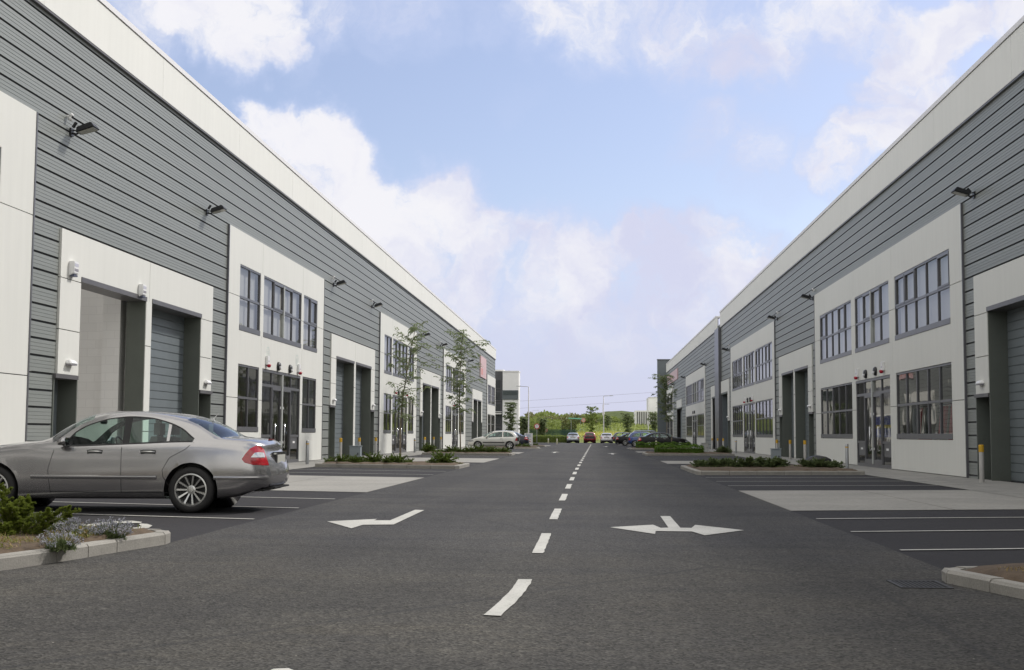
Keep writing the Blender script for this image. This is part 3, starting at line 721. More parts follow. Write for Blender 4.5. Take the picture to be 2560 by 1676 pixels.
# things in the shop windows of the near right building
def at(F, d, z, o): return Vector(F.p(d, z, o))
ps = MB(); ps.box(FB.p(48.2, 1.15, -.5), FB.p(51.6, 2.0, -.55)); ps.box(FB.p(48.15, 1.5, -.46), FB.p(51.65, 1.62, -.5), 1); ps.box(FB.p(48.15, 1.97, -.46), FB.p(51.65, 2.03, -.5), 2)
po = ps.build('window_poster', [M['bluefab'], M['yelfab'], M['white']]); tag(po, 'bright blue poster with a yellow band behind the glass entrance on the right', 'poster')
def rail(d0, d1, o):
    b = MB(); b.tube([FB.p(d0, 2.2, o), FB.p(d1, 2.2, o)], .02, 6)
    for d in (d0, d1): b.tube([FB.p(d, 0.03, o), FB.p(d, 2.2, o)], .02, 6)
    root = empty('clothes_rail', FB.p((d0+d1)/2, 0, o)); 
    q = b.build('rail', M['chrome'], root); q.location = -root.location
    rr = random.Random(int(d0*10)); d = d0+.25
    while d < d1-.3:
        w = rr.uniform(.12, .34); m = rr.choice(['redfab', 'whitefab', 'trimblack', 'seat', 'whitefab', 'redfab', 'trimblack'])
        z0 = rr.uniform(1.0, 1.5); c = MB(); c.hexa([FB.p(d, z0, o-.22), FB.p(d+w, z0, o-.22), FB.p(d+w, z0, o+.22), FB.p(d, z0, o+.22), FB.p(d+.03, 2.15, o-.12), FB.p(d+w-.03, 2.15, o-.12), FB.p(d+w-.03, 2.15, o+.12), FB.p(d+.03, 2.15, o+.12)])
        g_ = c.build('garment', M[m], root, bevel=.02); g_.location = -root.location; d += w+rr.uniform(.02, .25)
    return root
tag(rail(38.8, 41.6, -.4), 'clothes rail at the right end of the nearest right shop window', 'clothes rail', 'clothes rails in the shop window')
tag(rail(42.1, 44.8, -.5), 'clothes rail at the left end of the nearest right shop window', 'clothes rail', 'clothes rails in the shop window')
# ------------------------------------------------------------------ cars
def interp(tab, x):
    xs = [a for a, _ in tab]; ys = [b for _, b in tab]; n = len(xs)
    if x <= xs[0]: return ys[0]
    if x >= xs[-1]: return ys[-1]
    dl = [(ys[i+1]-ys[i])/(xs[i+1]-xs[i]) for i in range(n-1)]
    def tg(i):
        if i == 0: return dl[0]
        if i == n-1: return dl[-1]
        a, b = dl[i-1], dl[i]
        return 0 if a*b <= 0 else 2*a*b/(a+b)
    i = max(k for k in range(n-1) if xs[k] <= x); h = xs[i+1]-xs[i]; t = (x-xs[i])/h
    return (2*t**3-3*t*t+1)*ys[i] + (t**3-2*t*t+t)*h*tg(i) + (-2*t**3+3*t*t)*ys[i+1] + (t**3-t*t)*h*tg(i+1)
def sst(a, b, x):
    t = min(1, max(0, (x-a)/(b-a))); return t*t*(3-2*t)
SEDAN = dict(L=4.82, ax=(1.11, 3.965), rw=.327, arch=.385,
    w=[(0, .66), (.06, .77), (.15, .83), (.35, .88), (.8, .905), (1.5, .911), (3.2, .911), (3.9, .90), (4.4, .84), (4.65, .74), (4.82, .52)],
    zu=[(0, .36), (.25, .28), (.6, .21), (1, .19), (3.9, .18), (4.5, .2), (4.82, .28)],
    zt=[(0, .99), (.08, 1.035), (.3, 1.055), (.6, 1.07), (.78, 1.085), (.95, 1.18), (1.15, 1.30), (1.35, 1.385), (1.6, 1.435), (1.95, 1.457), (2.36, 1.458), (2.6, 1.41), (2.8, 1.30), (3.0, 1.155), (3.12, 1.065), (3.25, 1.025), (3.6, .99), (3.95, .945), (4.3, .875), (4.55, .79), (4.72, .67), (4.82, .54)],
    zb=[(0, .90), (.3, .965), (.8, 1.0), (1.13, 1.01), (2, .975), (2.94, .935), (3.3, .93), (3.8, .88), (4.3, .80), (4.6, .68), (4.82, .46)],
    zw=[(0, .93), (.3, .995), (.8, 1.03), (1.10, 1.038), (1.17, 1.08), (1.31, 1.19), (1.52, 1.285), (1.78, 1.345), (2.04, 1.36), (2.31, 1.335), (2.57, 1.255), (2.74, 1.155), (2.96, .96), (3.3, .95), (3.8, .90), (4.3, .82), (4.6, .70), (4.82, .48)],
    zr=[(0, .955), (.3, 1.012), (.7, 1.04), (.85, 1.055), (1.0, 1.12), (1.15, 1.21), (1.31, 1.285), (1.52, 1.35), (1.78, 1.40), (2.04, 1.415), (2.31, 1.39), (2.57, 1.315), (2.74, 1.225), (2.96, 1.06), (3.08, .985), (3.3, .968), (3.8, .917), (4.3, .837), (4.6, .715), (4.82, .5)],
    front=(2.56, 3.08), rear=(.80, 1.30), warpf=.26, warpr=.20, side=[(1.13, 1.455), (1.495, 2.03), (2.13, 2.95)], qtr=0)
HATCH = dict(L=3.81, ax=(.62, 3.09), rw=.285, arch=.345,
    w=[(0, .60), (.06, .70), (.2, .77), (.5, .815), (1.5, .82), (2.8, .82), (3.3, .78), (3.6, .68), (3.81, .48)],
    zu=[(0, .38), (.2, .26), (.6, .2), (3.1, .19), (3.6, .2), (3.81, .3)],
    zt=[(0, .80), (.03, .92), (.12, 1.05), (.25, 1.24), (.38, 1.36), (.6, 1.405), (1.2, 1.42), (1.7, 1.40), (2.0, 1.33), (2.3, 1.17), (2.55, 1.01), (2.68, .95), (3.0, .89), (3.3, .82), (3.6, .70), (3.76, .58), (3.81, .48)],
    zb=[(0, .72), (.1, .86), (.3, .92), (1.2, .90), (2.4, .85), (2.8, .82), (3.3, .73), (3.6, .6), (3.81, .42)],
    zw=[(0, .74), (.1, .88), (.27, .945), (.42, 1.10), (.6, 1.24), (.9, 1.305), (1.3, 1.315), (1.7, 1.28), (2.0, 1.17), (2.3, .97), (2.45, .875), (2.8, .84), (3.3, .75), (3.6, .62), (3.81, .44)],
    zr=[(0, .77), (.08, .94), (.2, 1.13), (.33, 1.26), (.5, 1.335), (.9, 1.375), (1.3, 1.38), (1.7, 1.345), (2.0, 1.235), (2.3, 1.05), (2.5, .92), (2.8, .86), (3.3, .77), (3.6, .64), (3.81, .46)],
    front=(1.92, 2.56), rear=(.06, .33), warpf=.2, warpr=.05, side=[(.30, 1.12), (1.2, 2.42)], qtr=0)
SUV = dict(L=4.7, ax=(.9, 3.6), rw=.36, arch=.43,
    w=[(0, .72), (.08, .82), (.3, .88), (1, .92), (3.6, .92), (4.2, .86), (4.5, .74), (4.7, .55)],
    zu=[(0, .42), (.3, .32), (1, .28), (3.6, .26), (4.3, .3), (4.7, .4)],
    zt=[(0, .95), (.05, 1.15), (.15, 1.4), (.3, 1.62), (.6, 1.70), (1.8, 1.74), (2.4, 1.70), (2.7, 1.58), (3.1, 1.28), (3.25, 1.16), (3.5, 1.12), (4.1, 1.06), (4.5, .92), (4.7, .7)],
    zb=[(0, .88), (.2, 1.08), (2, 1.06), (3.0, 1.03), (3.5, 1.0), (4.2, .92), (4.5, .8), (4.7, .6)],
    zw=[(0, .9), (.2, 1.12), (.4, 1.4), (.7, 1.53), (2, 1.58), (2.4, 1.53), (2.7, 1.35), (3.05, 1.06), (3.5, 1.03), (4.2, .95), (4.5, .83), (4.7, .62)],
    zr=[(0, .92), (.12, 1.25), (.3, 1.52), (.7, 1.62), (2, 1.66), (2.4, 1.61), (2.7, 1.45), (3.1, 1.15), (3.5, 1.05), (4.2, .97), (4.5, .85), (4.7, .64)],
    front=(2.6, 3.2), rear=(.08, .32), warpf=.2, warpr=.05, side=[(.42, 1.2), (1.3, 2.05), (2.15, 3.0)], qtr=0)
def make_car(name, spec, paint, glass='carglass', res=.045, detail=True, cover='rim', ntail=None, roofbars=False, rub=True):
    T = spec; L = T['L']
    cuts = [0, L] + list(T['front']) + list(T['rear']) + [q for s_ in T['side'] for q in s_]
    xs = sorted(set(cuts)); st = []
    for a, b in zip(xs[:-1], xs[1:]):
        n = max(1, round((b-a)/res)); st += [a+(b-a)*i/n for i in range(n)]
    st.append(L)
    e = [.012, .03]; st = sorted(set([round(s_, 4) for s_ in st] + e + [L-q for q in e]))
    TS = (0, .13, .27, .42, .58, .74, .88, 1.0); PR = (.962, .982, .993, 1.0, 1.0, .992, .978, .955)
    def ring(x):
        w, zu, zb, zw, zr, zt = (interp(T[k], x) for k in ('w', 'zu', 'zb', 'zw', 'zr', 'zt'))
        zs = zu+.05; p = [(0, zu), (.66*w/.91, zu), (.92*w, zu+.015)]
        p += [(w*q, zs + t*(zb-.035-zs)) for t, q in zip(TS, PR)]
        p += [(w*.932, zb-.008), (w*.905, zb+.012)]
        yb = w*.905
        yw = yb - max(0, zw-zb-.012)*.40; yr = min(yw-.02, yb - max(0, zr-zb)*.44)
        zr = min(zr, zt-.004)
        p += [(yw, max(zw, zb+.016)), (yr, max(zr, zb+.022))]
        p += [(yr*.90, zr+(zt-zr)*.42), (yr*.72, zr+(zt-zr)*.70), (yr*.38, zr+(zt-zr)*.93), (0, zt)]
        return p
    NR = 19; IB, IW, IT, IE = 12, 12, 13, 14
    def warp(x, y, z):
        w = interp(T['w'], x); f = 1-(min(1, abs(y)/w))**2
        fr0, fr1 = T['front']; rr0, rr1 = T['rear']
        zb = interp(T['zb'], x)
        up = sst(zb-.05, zb+.03, z)
        dx = T['warpf']*f*sst(fr0-.35, fr1, x)*(1-sst(fr1, L, x)*.75)*max(up, sst(fr1+.2, L, x))
        dx -= T['warpr']*f*sst(rr1+.35, rr0+.1, x) * (1-.8*sst(rr0, 0, x)) * max(up, .6*sst(.5, 0, x))
        # bumpers stand out, tail panel recessed
        k = sst(.55, 0, x); dx -= .03*math.exp(-((z-.52)/.12)**2)*k; dx += .09*sst(.66, .95, z)*k*(T is SEDAN); dx += .12*sst(.44, .24, z)*k; dx += .05*k*(T is SEDAN)
        k = sst(L-.5, L, x); dx += .05*math.exp(-((z-.48)/.15)**2)*k
        return (x+dx, y, z)
    rings = [ring(x) for x in st]
    V = []; nh = NR; ids = {}
    def vid(i, j, s):   # j row, s side +1/-1
        if j in (0, NR-1): s = 1
        k = (i, j, s)
        if k not in ids:
            y, z = rings[i][j]; ids[k] = len(V); V.append(list(warp(st[i], y*s, z)) )
        return ids[k]
    gf, bf, sf, rf = [], [], [], []
    def inr(x0, x1, r): return x0 >= r[0]-1e-5 and x1 <= r[1]+1e-5
    arch = T['arch']; zc = T['rw']
    for i in range(len(st)-1):
        x0, x1 = st[i], st[i+1]
        for j in range(NR-1):
            for s in (1, -1):
                q = [vid(i, j, s), vid(i+1, j, s), vid(i+1, j+1, s), vid(i, j+1, s)]
                if s < 0: q = q[::-1]
                q = list(dict.fromkeys(q))
                if j == IW and any(inr(x0, x1, r) for r in T['side']): sf.append(q); continue
                if j >= IE and inr(x0, x1, T['front']): gf.append(q); continue
                if j >= IE+1 and inr(x0, x1, T['rear']): rf.append(q); continue
                if 1 <= j <= 9:
                    ins = [min(math.hypot(V[v][0]-a, V[v][2]-zc) for a in T['ax']) < arch for v in q]
                    if all(ins): continue
                bf.append(q)
    used = set(v for f in bf for v in f)
    for (i, j, s), v in ids.items():
        if 1 <= j <= 10 and v in used:
            for a in T['ax']:
                dx, dz = V[v][0]-a, V[v][2]-zc; r = math.hypot(dx, dz)
                if r < arch and r > 0: V[v][0] = a+dx/r*arch; V[v][2] = zc+dz/r*arch
    # end caps
    for i, sgn in ((0, -1), (len(st)-1, 1)):
        prev = None; fr = [-1, -.8, -.45, 0, .45, .8, 1]; x = st[i]
        grid = []
        for j in range(NR):
            y, z = rings[i][j]; row = []
            for f in fr:
                if j in (0, NR-1): row.append(vid(i, j, 1)); continue
                if abs(f) == 1: row.append(vid(i, j, int(f))); continue
                wx = warp(x, y*f, z); V.append([wx[0] + sgn*.03*(1-f*f), wx[1], wx[2]]); row.append(len(V)-1)
            grid.append(row)
        for j in range(NR-1):
            for k in range(6):
                q = list(dict.fromkeys([grid[j][k], grid[j][k+1], grid[j+1][k+1], grid[j+1][k]]))
                if len(q) > 2: bf.append(q if sgn < 0 else q[::-1])
    def sub(name_, faces, mt, parent, off=0, smooth=True):
        used_ = sorted(set(v for f in faces for v in f)); mp = {v: k for k, v in enumerate(used_)}
        b = MB(); b.v = [tuple(V[v]) for v in used_]; b.f = [[mp[v] for v in f] for f in faces]; b.mi = [0]*len(b.f)
        return b.build(name_, mt, parent, smooth=smooth, auto=50 if name_ == 'body' else None, recalc=(name_ == 'body'))
    root = empty(name)
    body = sub('body', bf, paint, root)
    G = M[glass]
    if gf: sub('windscreen', gf, G, root)
    if rf: sub('rear_window', rf, M['cardark'] if glass != 'carglass' else G, root)
    for k, r_ in enumerate(T['side']):
        fs = [f for f in sf if r_[0]-.01 < sum(V[v][0] for v in f)/len(f) < r_[1]+.01]
        for s in (1, -1):
            ff = [f for f in fs if sum(V[v][1] for v in f)*s > 0]
            if ff: sub('side_window', ff, G, root)
    # surface point on the flank
    def P(x, z, s, off=.004):
        rg = ring(x); pts = rg[2:15]
        y = pts[-1][0]
        for (y0, z0), (y1, z1) in zip(pts[:-1], pts[1:]):
            if z0 <= z <= z1: y = y0+(y1-y0)*(z-z0)/max(1e-6, z1-z0); break
        else:
            if z < pts[0][1]: y = pts[0][0]
        dxy = (interp(T['w'], x+.02)-interp(T['w'], x-.02))/.04
        n = Vector((-dxy, 1)).normalized()
        q = warp(x, y*s, z); return (q[0]+n.x*off, q[1]+s*n.y*off, q[2])
    def patch(poly, s, mt, nm, off=.004, parent=None, step=.04):
        bm = bmesh.new(); vs = [bm.verts.new((x, 0, z)) for x, z in poly]; bm.faces.new(vs)
        x0, x1 = min(p[0] for p in poly), max(p[0] for p in poly); z0, z1 = min(p[1] for p in poly), max(p[1] for p in poly)
        k = x0+step
        while k < x1-1e-4:
            bmesh.ops.bisect_plane(bm, geom=bm.verts[:]+bm.edges[:]+bm.faces[:], plane_co=(k, 0, 0), plane_no=(1, 0, 0)); k += step
        k = z0+step
        while k < z1-1e-4:
            bmesh.ops.bisect_plane(bm, geom=bm.verts[:]+bm.edges[:]+bm.faces[:], plane_co=(0, 0, k), plane_no=(0, 0, 1)); k += step
        for v in bm.verts: v.co = Vector(P(v.co.x, v.co.z, s, off))
        me = bpy.data.meshes.new(nm); bm.to_mesh(me); bm.free(); me.materials.append(mt)
        me.polygons.foreach_set('use_smooth', [True]*len(me.polygons))
        o = bpy.data.objects.new(nm, me); COL.objects.link(o); o.parent = parent or root; return o
    def ribbon(pts, s, w=.007, nm='door_seam', mt=None, off=.0025):
        b = MB(); dn = []
        for (a, c), (a2, c2) in zip(pts[:-1], pts[1:]):
            n = max(1, int(math.hypot(a2-a, c2-c)/.05)); dn += [(a+(a2-a)*i/n, c+(c2-c)*i/n) for i in range(n)]
        dn.append(pts[-1])
        for i in range(len(dn)-1):
            (a, c), (a2, c2) = dn[i], dn[i+1]; dx, dz = a2-a, c2-c; l = math.hypot(dx, dz) or 1; nx, nz = -dz/l*w/2, dx/l*w/2
            b.poly([P(a+nx, c+nz, s, off), P(a2+nx, c2+nz, s, off), P(a2-nx, c2-nz, s, off), P(a-nx, c-nz, s, off)])
        return b
    # wheels
    def wheel(x, s, steer=0):
        wr = empty('wheel'); wr.parent = root; R0 = T['rw']; ri = R0*.69
        yo = interp(T['w'], x)*.985; wr.location = (x, s*(yo-.11), zc); wr.rotation_euler = (0, 0, 0 if s > 0 else math.pi)
        t = MB(); t.lathe([(ri, -.10), (ri+.02, -.112), (R0-.045, -.11), (R0-.012, -.095), (R0, -.07), (R0, .07), (R0-.012, .095), (R0-.045, .11), (ri+.02, .112), (ri, .10), (ri-.01, -.10)], (0, 0, 0), 'y', 40)
        t.build('tyre', M['tyre'], wr, smooth=True)
        r = MB(); r.lathe([(ri+.006, .104), (ri-.012, .106), (ri-.022, .09), (ri-.03, .02), (ri-.03, -.09)], (0, 0, 0), 'y', 40)
        r.lathe([(ri-.03, .0), (.0, -.01)], (0, 0, 0), 'y', 24, 1)
        if cover == 'rim':
            n = 11
            for k in range(n):
                a = 2*math.pi*k/n; c, d = math.cos(a), math.sin(a)
                for (ra, rb, ha, hb, wa, wb) in ((.055, ri-.018, .062, .088, .013, .019),):
                    pa, pb = Vector((c*ra, ha, d*ra)), Vector((c*rb, hb, d*rb)); tt = Vector((-d, 0, c)); dn_ = Vector((0, -.035, 0))
                    r.hexa([pa-tt*wa+dn_, pa+tt*wa+dn_, pb+tt*wb+dn_, pb-tt*wb+dn_, pa-tt*wa*.7, pa+tt*wa*.7, pb+tt*wb*.7, pb-tt*wb*.7])
            r.lathe([(.0, .078), (.03, .077), (.035, .07), (.062, .066), (.066, .03)], (0, 0, 0), 'y', 20)
        else:
            n = 5
            for k in range(n):
                a = 2*math.pi*k/n; c, d = math.cos(a), math.sin(a); pa, pb = Vector((c*.03, .08, d*.03)), Vector((c*(ri-.01), .095, d*(ri-.01))); tt = Vector((-d, 0, c)); dn_ = Vector((0, -.03, 0))
                r.hexa([pa-tt*.03+dn_, pa+tt*.03+dn_, pb+tt*.06+dn_, pb-tt*.06+dn_, pa-tt*.03, pa+tt*.03, pb+tt*.055, pb-tt*.055])
            r.lathe([(.0, .1), (.05, .095), (.07, .07)], (0, 0, 0), 'y', 16)
        r.build('rim', [M['rim'], M['trimblack']], wr, auto=40)
    for x in T['ax']:
        for s in (1, -1): wheel(x, s)
        w = interp(T['w'], x)
        for s in (1, -1):
            b = MB(); n = 20; A = []
            for k in range(n+1):
                t = -.25 + (math.pi+.5)*k/n; A.append((x+math.cos(t)*(arch+.002), max(.2, zc+math.sin(t)*(arch+.002))))
            for (a, c), (a2, c2) in zip(A[:-1], A[1:]): b.poly([(a, s*w*.97, c), (a2, s*w*.97, c2), (a2, s*.55, c2), (a, s*.55, c)])
            b.poly([(a, s*.55, c) for a, c in A])
            b.build('wheel_arch', M['trimblack'], root, smooth=False)
    # cabin
    x0, x1 = T['side'][0][0], T['side'][-1][1]; zt = max(z for _, z in T['zt'])
    b = MB(); b.box((x0-.25, -.70, .30), (x1+.35, .70, .34)); b.box((x1+.0, -.72, .6), (x1+.35, .72, interp(T['zb'], x1)-.03)); b.box((x0-.4, -.66, .6), (x0+.12, .66, interp(T['zb'], x0)-.02))
    b.build('dashboard', M['seat'], root, bevel=.03)
    def seat(x, y, w=.5, rear=False):
        b = MB(); h = .62 if zt > 1.6 else .5
        b.hexa([(x-.12, y-w/2, h-.16), (x+.42, y-w/2, h-.10), (x+.42, y+w/2, h-.10), (x-.12, y+w/2, h-.16), (x-.12, y-w/2, h), (x+.42, y-w/2, h+.06), (x+.42, y+w/2, h+.06), (x-.12, y+w/2, h)])
        b.hexa([(x-.16, y-w/2, h-.05), (x+.0, y-w/2, h-.05), (x+.0, y+w/2, h-.05), (x-.16, y+w/2, h-.05), (x-.33, y-w*.42, h+.56), (x-.23, y-w*.42, h+.58), (x-.23, y+w*.42, h+.58), (x-.33, y+w*.42, h+.56)])
        for yy in ((y,) if not rear else (y-.4, y+.4)):
            b.box((x-.33, yy-.13, h+.60), (x-.24, yy+.13, h+.77)); b.tube([(x-.285, yy-.06, h+.55), (x-.285, yy-.06, h+.65)], .008, 5); b.tube([(x-.285, yy+.06, h+.55), (x-.285, yy+.06, h+.65)], .008, 5)
        b.build('seat', M['seatl'], root, bevel=.03)
    fx = x1-.93
    for s in (1, -1): seat(fx, s*.37)
    seat(x0+.38, 0, 1.25, True)
    sw = MB(); sy = -.37 if True else .37
    n = 20; c0 = Vector((x1-.42, sy, interp(T['zb'], x1)-.03)); u = Vector((0, 1, 0)); v = Vector((.45, 0, .9)).normalized()
    sw.tube([c0+(u*math.cos(2*math.pi*k/n)+v*math.sin(2*math.pi*k/n))*.18 for k in range(n+1)], .014, 6); sw.tube([c0, c0+Vector((.3, 0, -.1))], .03, 6); sw.tube([c0-u*.17, c0+u*.17], .018, 6)
    sw.build('steering_wheel', M['trimblack'], root, smooth=True)
    mb = MB(); mb.box((T['front'][0]+.12, -.12, zt-.20), (T['front'][0]+.15, .12, zt-.12)); mb.build('rear_view_mirror', M['trimblack'], root, bevel=.01)
    # outside mirrors
    mx = x1-.02; mz = interp(T['zb'], mx)+.07; mw = interp(T['w'], mx)
    for s in (1, -1):
        b = MB(); b.hexa([(mx-.05, s*(mw-.06), mz-.07), (mx+.10, s*(mw-.06), mz-.06), (mx+.08, s*(mw+.12), mz-.05), (mx-.05, s*(mw+.14), mz-.06), (mx-.05, s*(mw-.04), mz+.06), (mx+.09, s*(mw-.04), mz+.03), (mx+.06, s*(mw+.11), mz+.03), (mx-.05, s*(mw+.13), mz+.06)])
        o = b.build('door_mirror', paint, root, bevel=.02, smooth=True)
        b = MB(); b.box((mx-.058, s*(mw-.03), mz-.05), (mx-.052, s*(mw+.12), mz+.05)); b.build('mirror_glass', M['cardark'], o)
    # lights and trim
    if T is SEDAN:
        for s in (1, -1):
            patch([(.375, .765), (.33, .715), (.2, .685), (.005, .675), (.004, .90), (.05, .945), (.10, .962), (.2, .915), (.30, .84)], s, M['tail'], 'tail_lamp', .006, step=.03)
            patch([(.215, .79), (.02, .79), (.014, .855), (.06, .865), (.13, .855)], s, M['clear'], 'lamp_lens', .011, step=.03)
            patch([(4.76, .60), (4.45, .58), (4.40, .66), (4.5, .72), (4.66, .70)], s, M['clear'], 'headlight', .006)
            if rub:
                for xa, xb in ((1.60, 3.40), (.03, .78)):
                    b = MB(); n = 30
                    for i in range(n):
                        a, c = xa+(xb-xa)*i/n, xa+(xb-xa)*(i+1)/n
                        prof = [(.470, .002), (.478, .014), (.505, .018), (.525, .012), (.53, .002)]
                        for (z0, o0), (z1, o1) in zip(prof[:-1], prof[1:]): b.poly([P(a, z0, s, o0), P(c, z0, s, o0), P(c, z1, s, o1), P(a, z1, s, o1)])
                    b.build('rub_strip', paint, root, smooth=True)
                    c_ = ribbon([(xa, .524), (xb, .524)], s, .008, off=.016); c_.build('chrome_strip', M['chrome'], root)
            b = ribbon([(1.31, .29), (1.40, .36), (1.50, .50), (1.52, .60), (1.42, .78), (1.20, .90), (1.10, 1.0)], s)
            for q in (ribbon([(2.10, .285), (2.12, .97)], s), ribbon([(3.12, .285), (3.16, .6), (3.08, .93)], s), ribbon([(1.31, .287), (3.12, .287)], s)):
                o_ = len(b.v); b.v += q.v; b.f += [[v+o_ for v in f] for f in q.f]; b.mi += q.mi
            b.build('door_seam', M['trimblack'], root)
            for hx, nm in ((1.73, 0), (2.50, 1)):
                c = ribbon([(hx-.11, .855), (hx-.05, .863), (hx+.05, .863), (hx+.11, .855)], s, .055, off=.003)
                c.build('handle_recess', M['seat'], root)
                h = MB(); h.tube([P(hx-.105, .858, s, .012), P(hx-.05, .862, s, .035), P(hx+.05, .862, s, .035), P(hx+.105, .858, s, .012)], [.010, .013, .013, .010], 8); h.build('door_handle', M['rim'], root, smooth=True)
            # window surround
            zwf = lambda x: interp(T['zw'], x)
            ln = [(x0+(x1-x0)*k/40, max(zwf(x0+(x1-x0)*k/40), interp(T['zb'], x0+(x1-x0)*k/40)+.02)) for k in range(41)]
            c = ribbon(ln, s, .018, off=.006); c.build('window_trim', M['trimblack'], root)
            c = ribbon([(x, interp(T['zb'], x)+.004) for x in [x0+(x1-x0)*k/30 for k in range(31)]], s, .016, off=.008); c.build('window_trim', M['trimblack'], root)
            # pillar covers
            for pa, pb in ((T['side'][1][1], T['side'][2][0]),):
                b = MB()
                for k in range(8):
                    za, zb2 = .985+.365*k/8, .985+.365*(k+1)/8
                    b.poly([P(pa, za, s, .003), P(pb, za, s, .003), P(pb, zb2, s, .003), P(pa, zb2, s, .003)])
                b.build('pillar_cover', M['trimblack'], root)
        # tail: plate, handle strip, third lamp, aerial, roof detail
        xe = warp(0, 0, .8)[0]-.05
        pb = MB(); pb.box((xe-.012, -.27, .70), (xe+.05, .27, .82)); pb.build('number_plate', M['plate'], root, bevel=.004)
        pb = MB(); pb.box((xe-.012, -.36, .825), (xe+.03, .36, .85)); pb.build('plate_trim', M['chrome'], root, bevel=.006)
        pb = MB(); pb.box((xe-.006, -.33, .66), (xe+.05, .33, .86)); pb.build('plate_recess', M['trimblack'], root)
        pb = MB(); xz = warp(.06, 0, 1.03)[0]; pb.box((xz, -.14, 1.035), (xz+.03, .14, 1.05)); pb.build('brake_lamp', M['tail'], root, bevel=.004)
        pb = MB(); pb.tube([(1.05, -.0, 1.33), (.97, 0, 1.42)], [.012, .004], 6); pb.box((1.03, -.02, 1.315), (1.12, .02, 1.345)); pb.build('aerial', M['white'], root)
        pb = MB(); pb.box((.12, -.62, .30), (.5, .62, .33)); pb.box((-.02, -.5, .335), (.3, .5, .36)); pb.build('bumper_apron', M['trimblack'], root, bevel=.01)
    else:
        zb_ = interp(T['zb'], .1)
        for s in (1, -1):
            zz = zb_
            patch([(.20, zz-.22), (.01, zz-.25), (.01, zz-.02), (.06, zz+.02), (.15, zz-.02)], s, M['tail'], 'tail_lamp', .008, step=.05)
            patch([(L-.06, .55), (L-.42, .56), (L-.36, .66), (L-.15, .64)], s, M['clear'], 'headlight', .006, step=.05)
            if rub:
                ribbon([(T['ax'][0]+arch+.05, .50), (T['ax'][1]-arch-.05, .50)], s, .07, off=.012).build('rub_strip', M['trimblack'], root)
            d = [(a[1]+b_[0])/2 for a, b_ in zip(T['side'][:-1], T['side'][1:])]
            for q in d: ribbon([(q, .3), (q, interp(T['zb'], q))], s).build('door_seam', M['trimblack'], root)
            for q in d:
                h = MB(); h.tube([P(q+.06, .78, s, .02), P(q+.2, .78, s, .02)], .012, 6); h.build('door_handle', M['trimblack'], root)
        xe = warp(0, 0, .6)[0]-.05
        pb = MB(); pb.box((xe-.02, -.26, zb_-.24), (xe+.05, .26, zb_-.13)); pb.build('number_plate', M['plate'], root)
    if T is not SEDAN and roofbars:
        for s in (1, -1):
            b = MB(); b.tube([(.5, s*.58, zt-.05), (.6, s*.58, zt+.05), (2.1, s*.58, zt+.07), (2.3, s*.58, zt-.02)], .022, 6); b.build('roof_bar', M['trimblack'], root)
    return root
def put(o, x, y, rz, s=1): o.location = (x, y, 0); o.rotation_euler = (0, 0, rz); o.scale = (s, s, s); return o
# near silver saloon: nose toward the left building
def axle_place(o, spec, X, d, head, s, lateral):
    """put rear axle contact (flank facing the camera) at X,d with nose along heading angle"""
    c, sn = math.cos(head), math.sin(head)
    ax = spec['ax'][0]; lx, ly = ax*s, lateral*s
    o.location = (X-(lx*c-ly*sn), d-(lx*sn+ly*c), 0); o.rotation_euler = (0, 0, head); o.scale = (s, s, s)
car = make_car('parked_saloon', SEDAN, M['p_silver'])
axle_place(car, SEDAN, -5.86, 18.25, math.pi+.035, 1.03, .90)
tag(car, 'warm silver saloon car parked nose to the left building beside the planting bed', 'car', 'parked cars')
def far_car(name, spec, paint, label, X, d, head, lateral, s=1.03, **k):
    o = make_car(name, spec, paint, res=.12, **k); axle_place(o, spec, X, d, head, s, lateral)
    tag(o, label, 'car', 'parked cars'); return o
PI = math.pi
far_car('parked_hatchback', HATCH, M['p_champ'], 'small pale champagne hatchback with black rubbing strips parked on the left', -6.75, 103.5, PI, .80, 1.06, cover='hub')
c_ = far_car('parked_saloon', SEDAN, M['p_navy'], 'dark navy car with a sloping tail behind the pale hatchback', -7.05, 117.5, PI, .9, 1.03, rub=False)
for X, pnt, lab, sp in ((-2.83, 'p_ltsil', 'light silver saloon seen from behind, leftmost of three at the road end', SEDAN), (-.38, 'p_red', 'red hatchback seen from behind at the end of the road', HATCH), (2.1, 'p_white', 'white silver saloon seen from behind, right of the red car', SEDAN)):
    o = make_car('parked_saloon' if sp is SEDAN else 'parked_hatchback', sp, M[pnt], res=.12, glass='cardark', rub=False); o.location = (X, 185.5, 0); o.rotation_euler = (0, 0, PI/2); o.scale = (1.03,)*3 if sp is SEDAN else (1.12,)*3
    tag(o, lab, 'car', 'parked cars')
far_car('parked_saloon', SEDAN, M['p_black'], 'black saloon parked nose to the right building behind the clipped hedge', 5.3, 118.5, .0, -.9, 1.0, rub=False)
far_car('parked_hatchback', HATCH, M['p_blue'], 'deep blue hatchback between the black saloon and the dark off-road car', 4.35, 130.0, 0, -.8, 1.08, rub=False)
far_car('parked_suv', SUV, M['p_dgreen'], 'tall dark off-road car with roof bars behind the blue hatchback', 5.15, 139.0, 0, -.9, 1.0, roofbars=True, rub=False)
far_car('parked_saloon', SEDAN, M['p_black'], 'black saloon with red tail lamps parked left of the blue hatchback', 3.75, 146.0, 0, -.9, 1.0, rub=False)
far_car('parked_hatchback', HATCH, M['p_dgreen'], 'dark green grey hatchback, farthest car of the right row', 3.35, 166.0, .0, -.8, 1.1, rub=False)
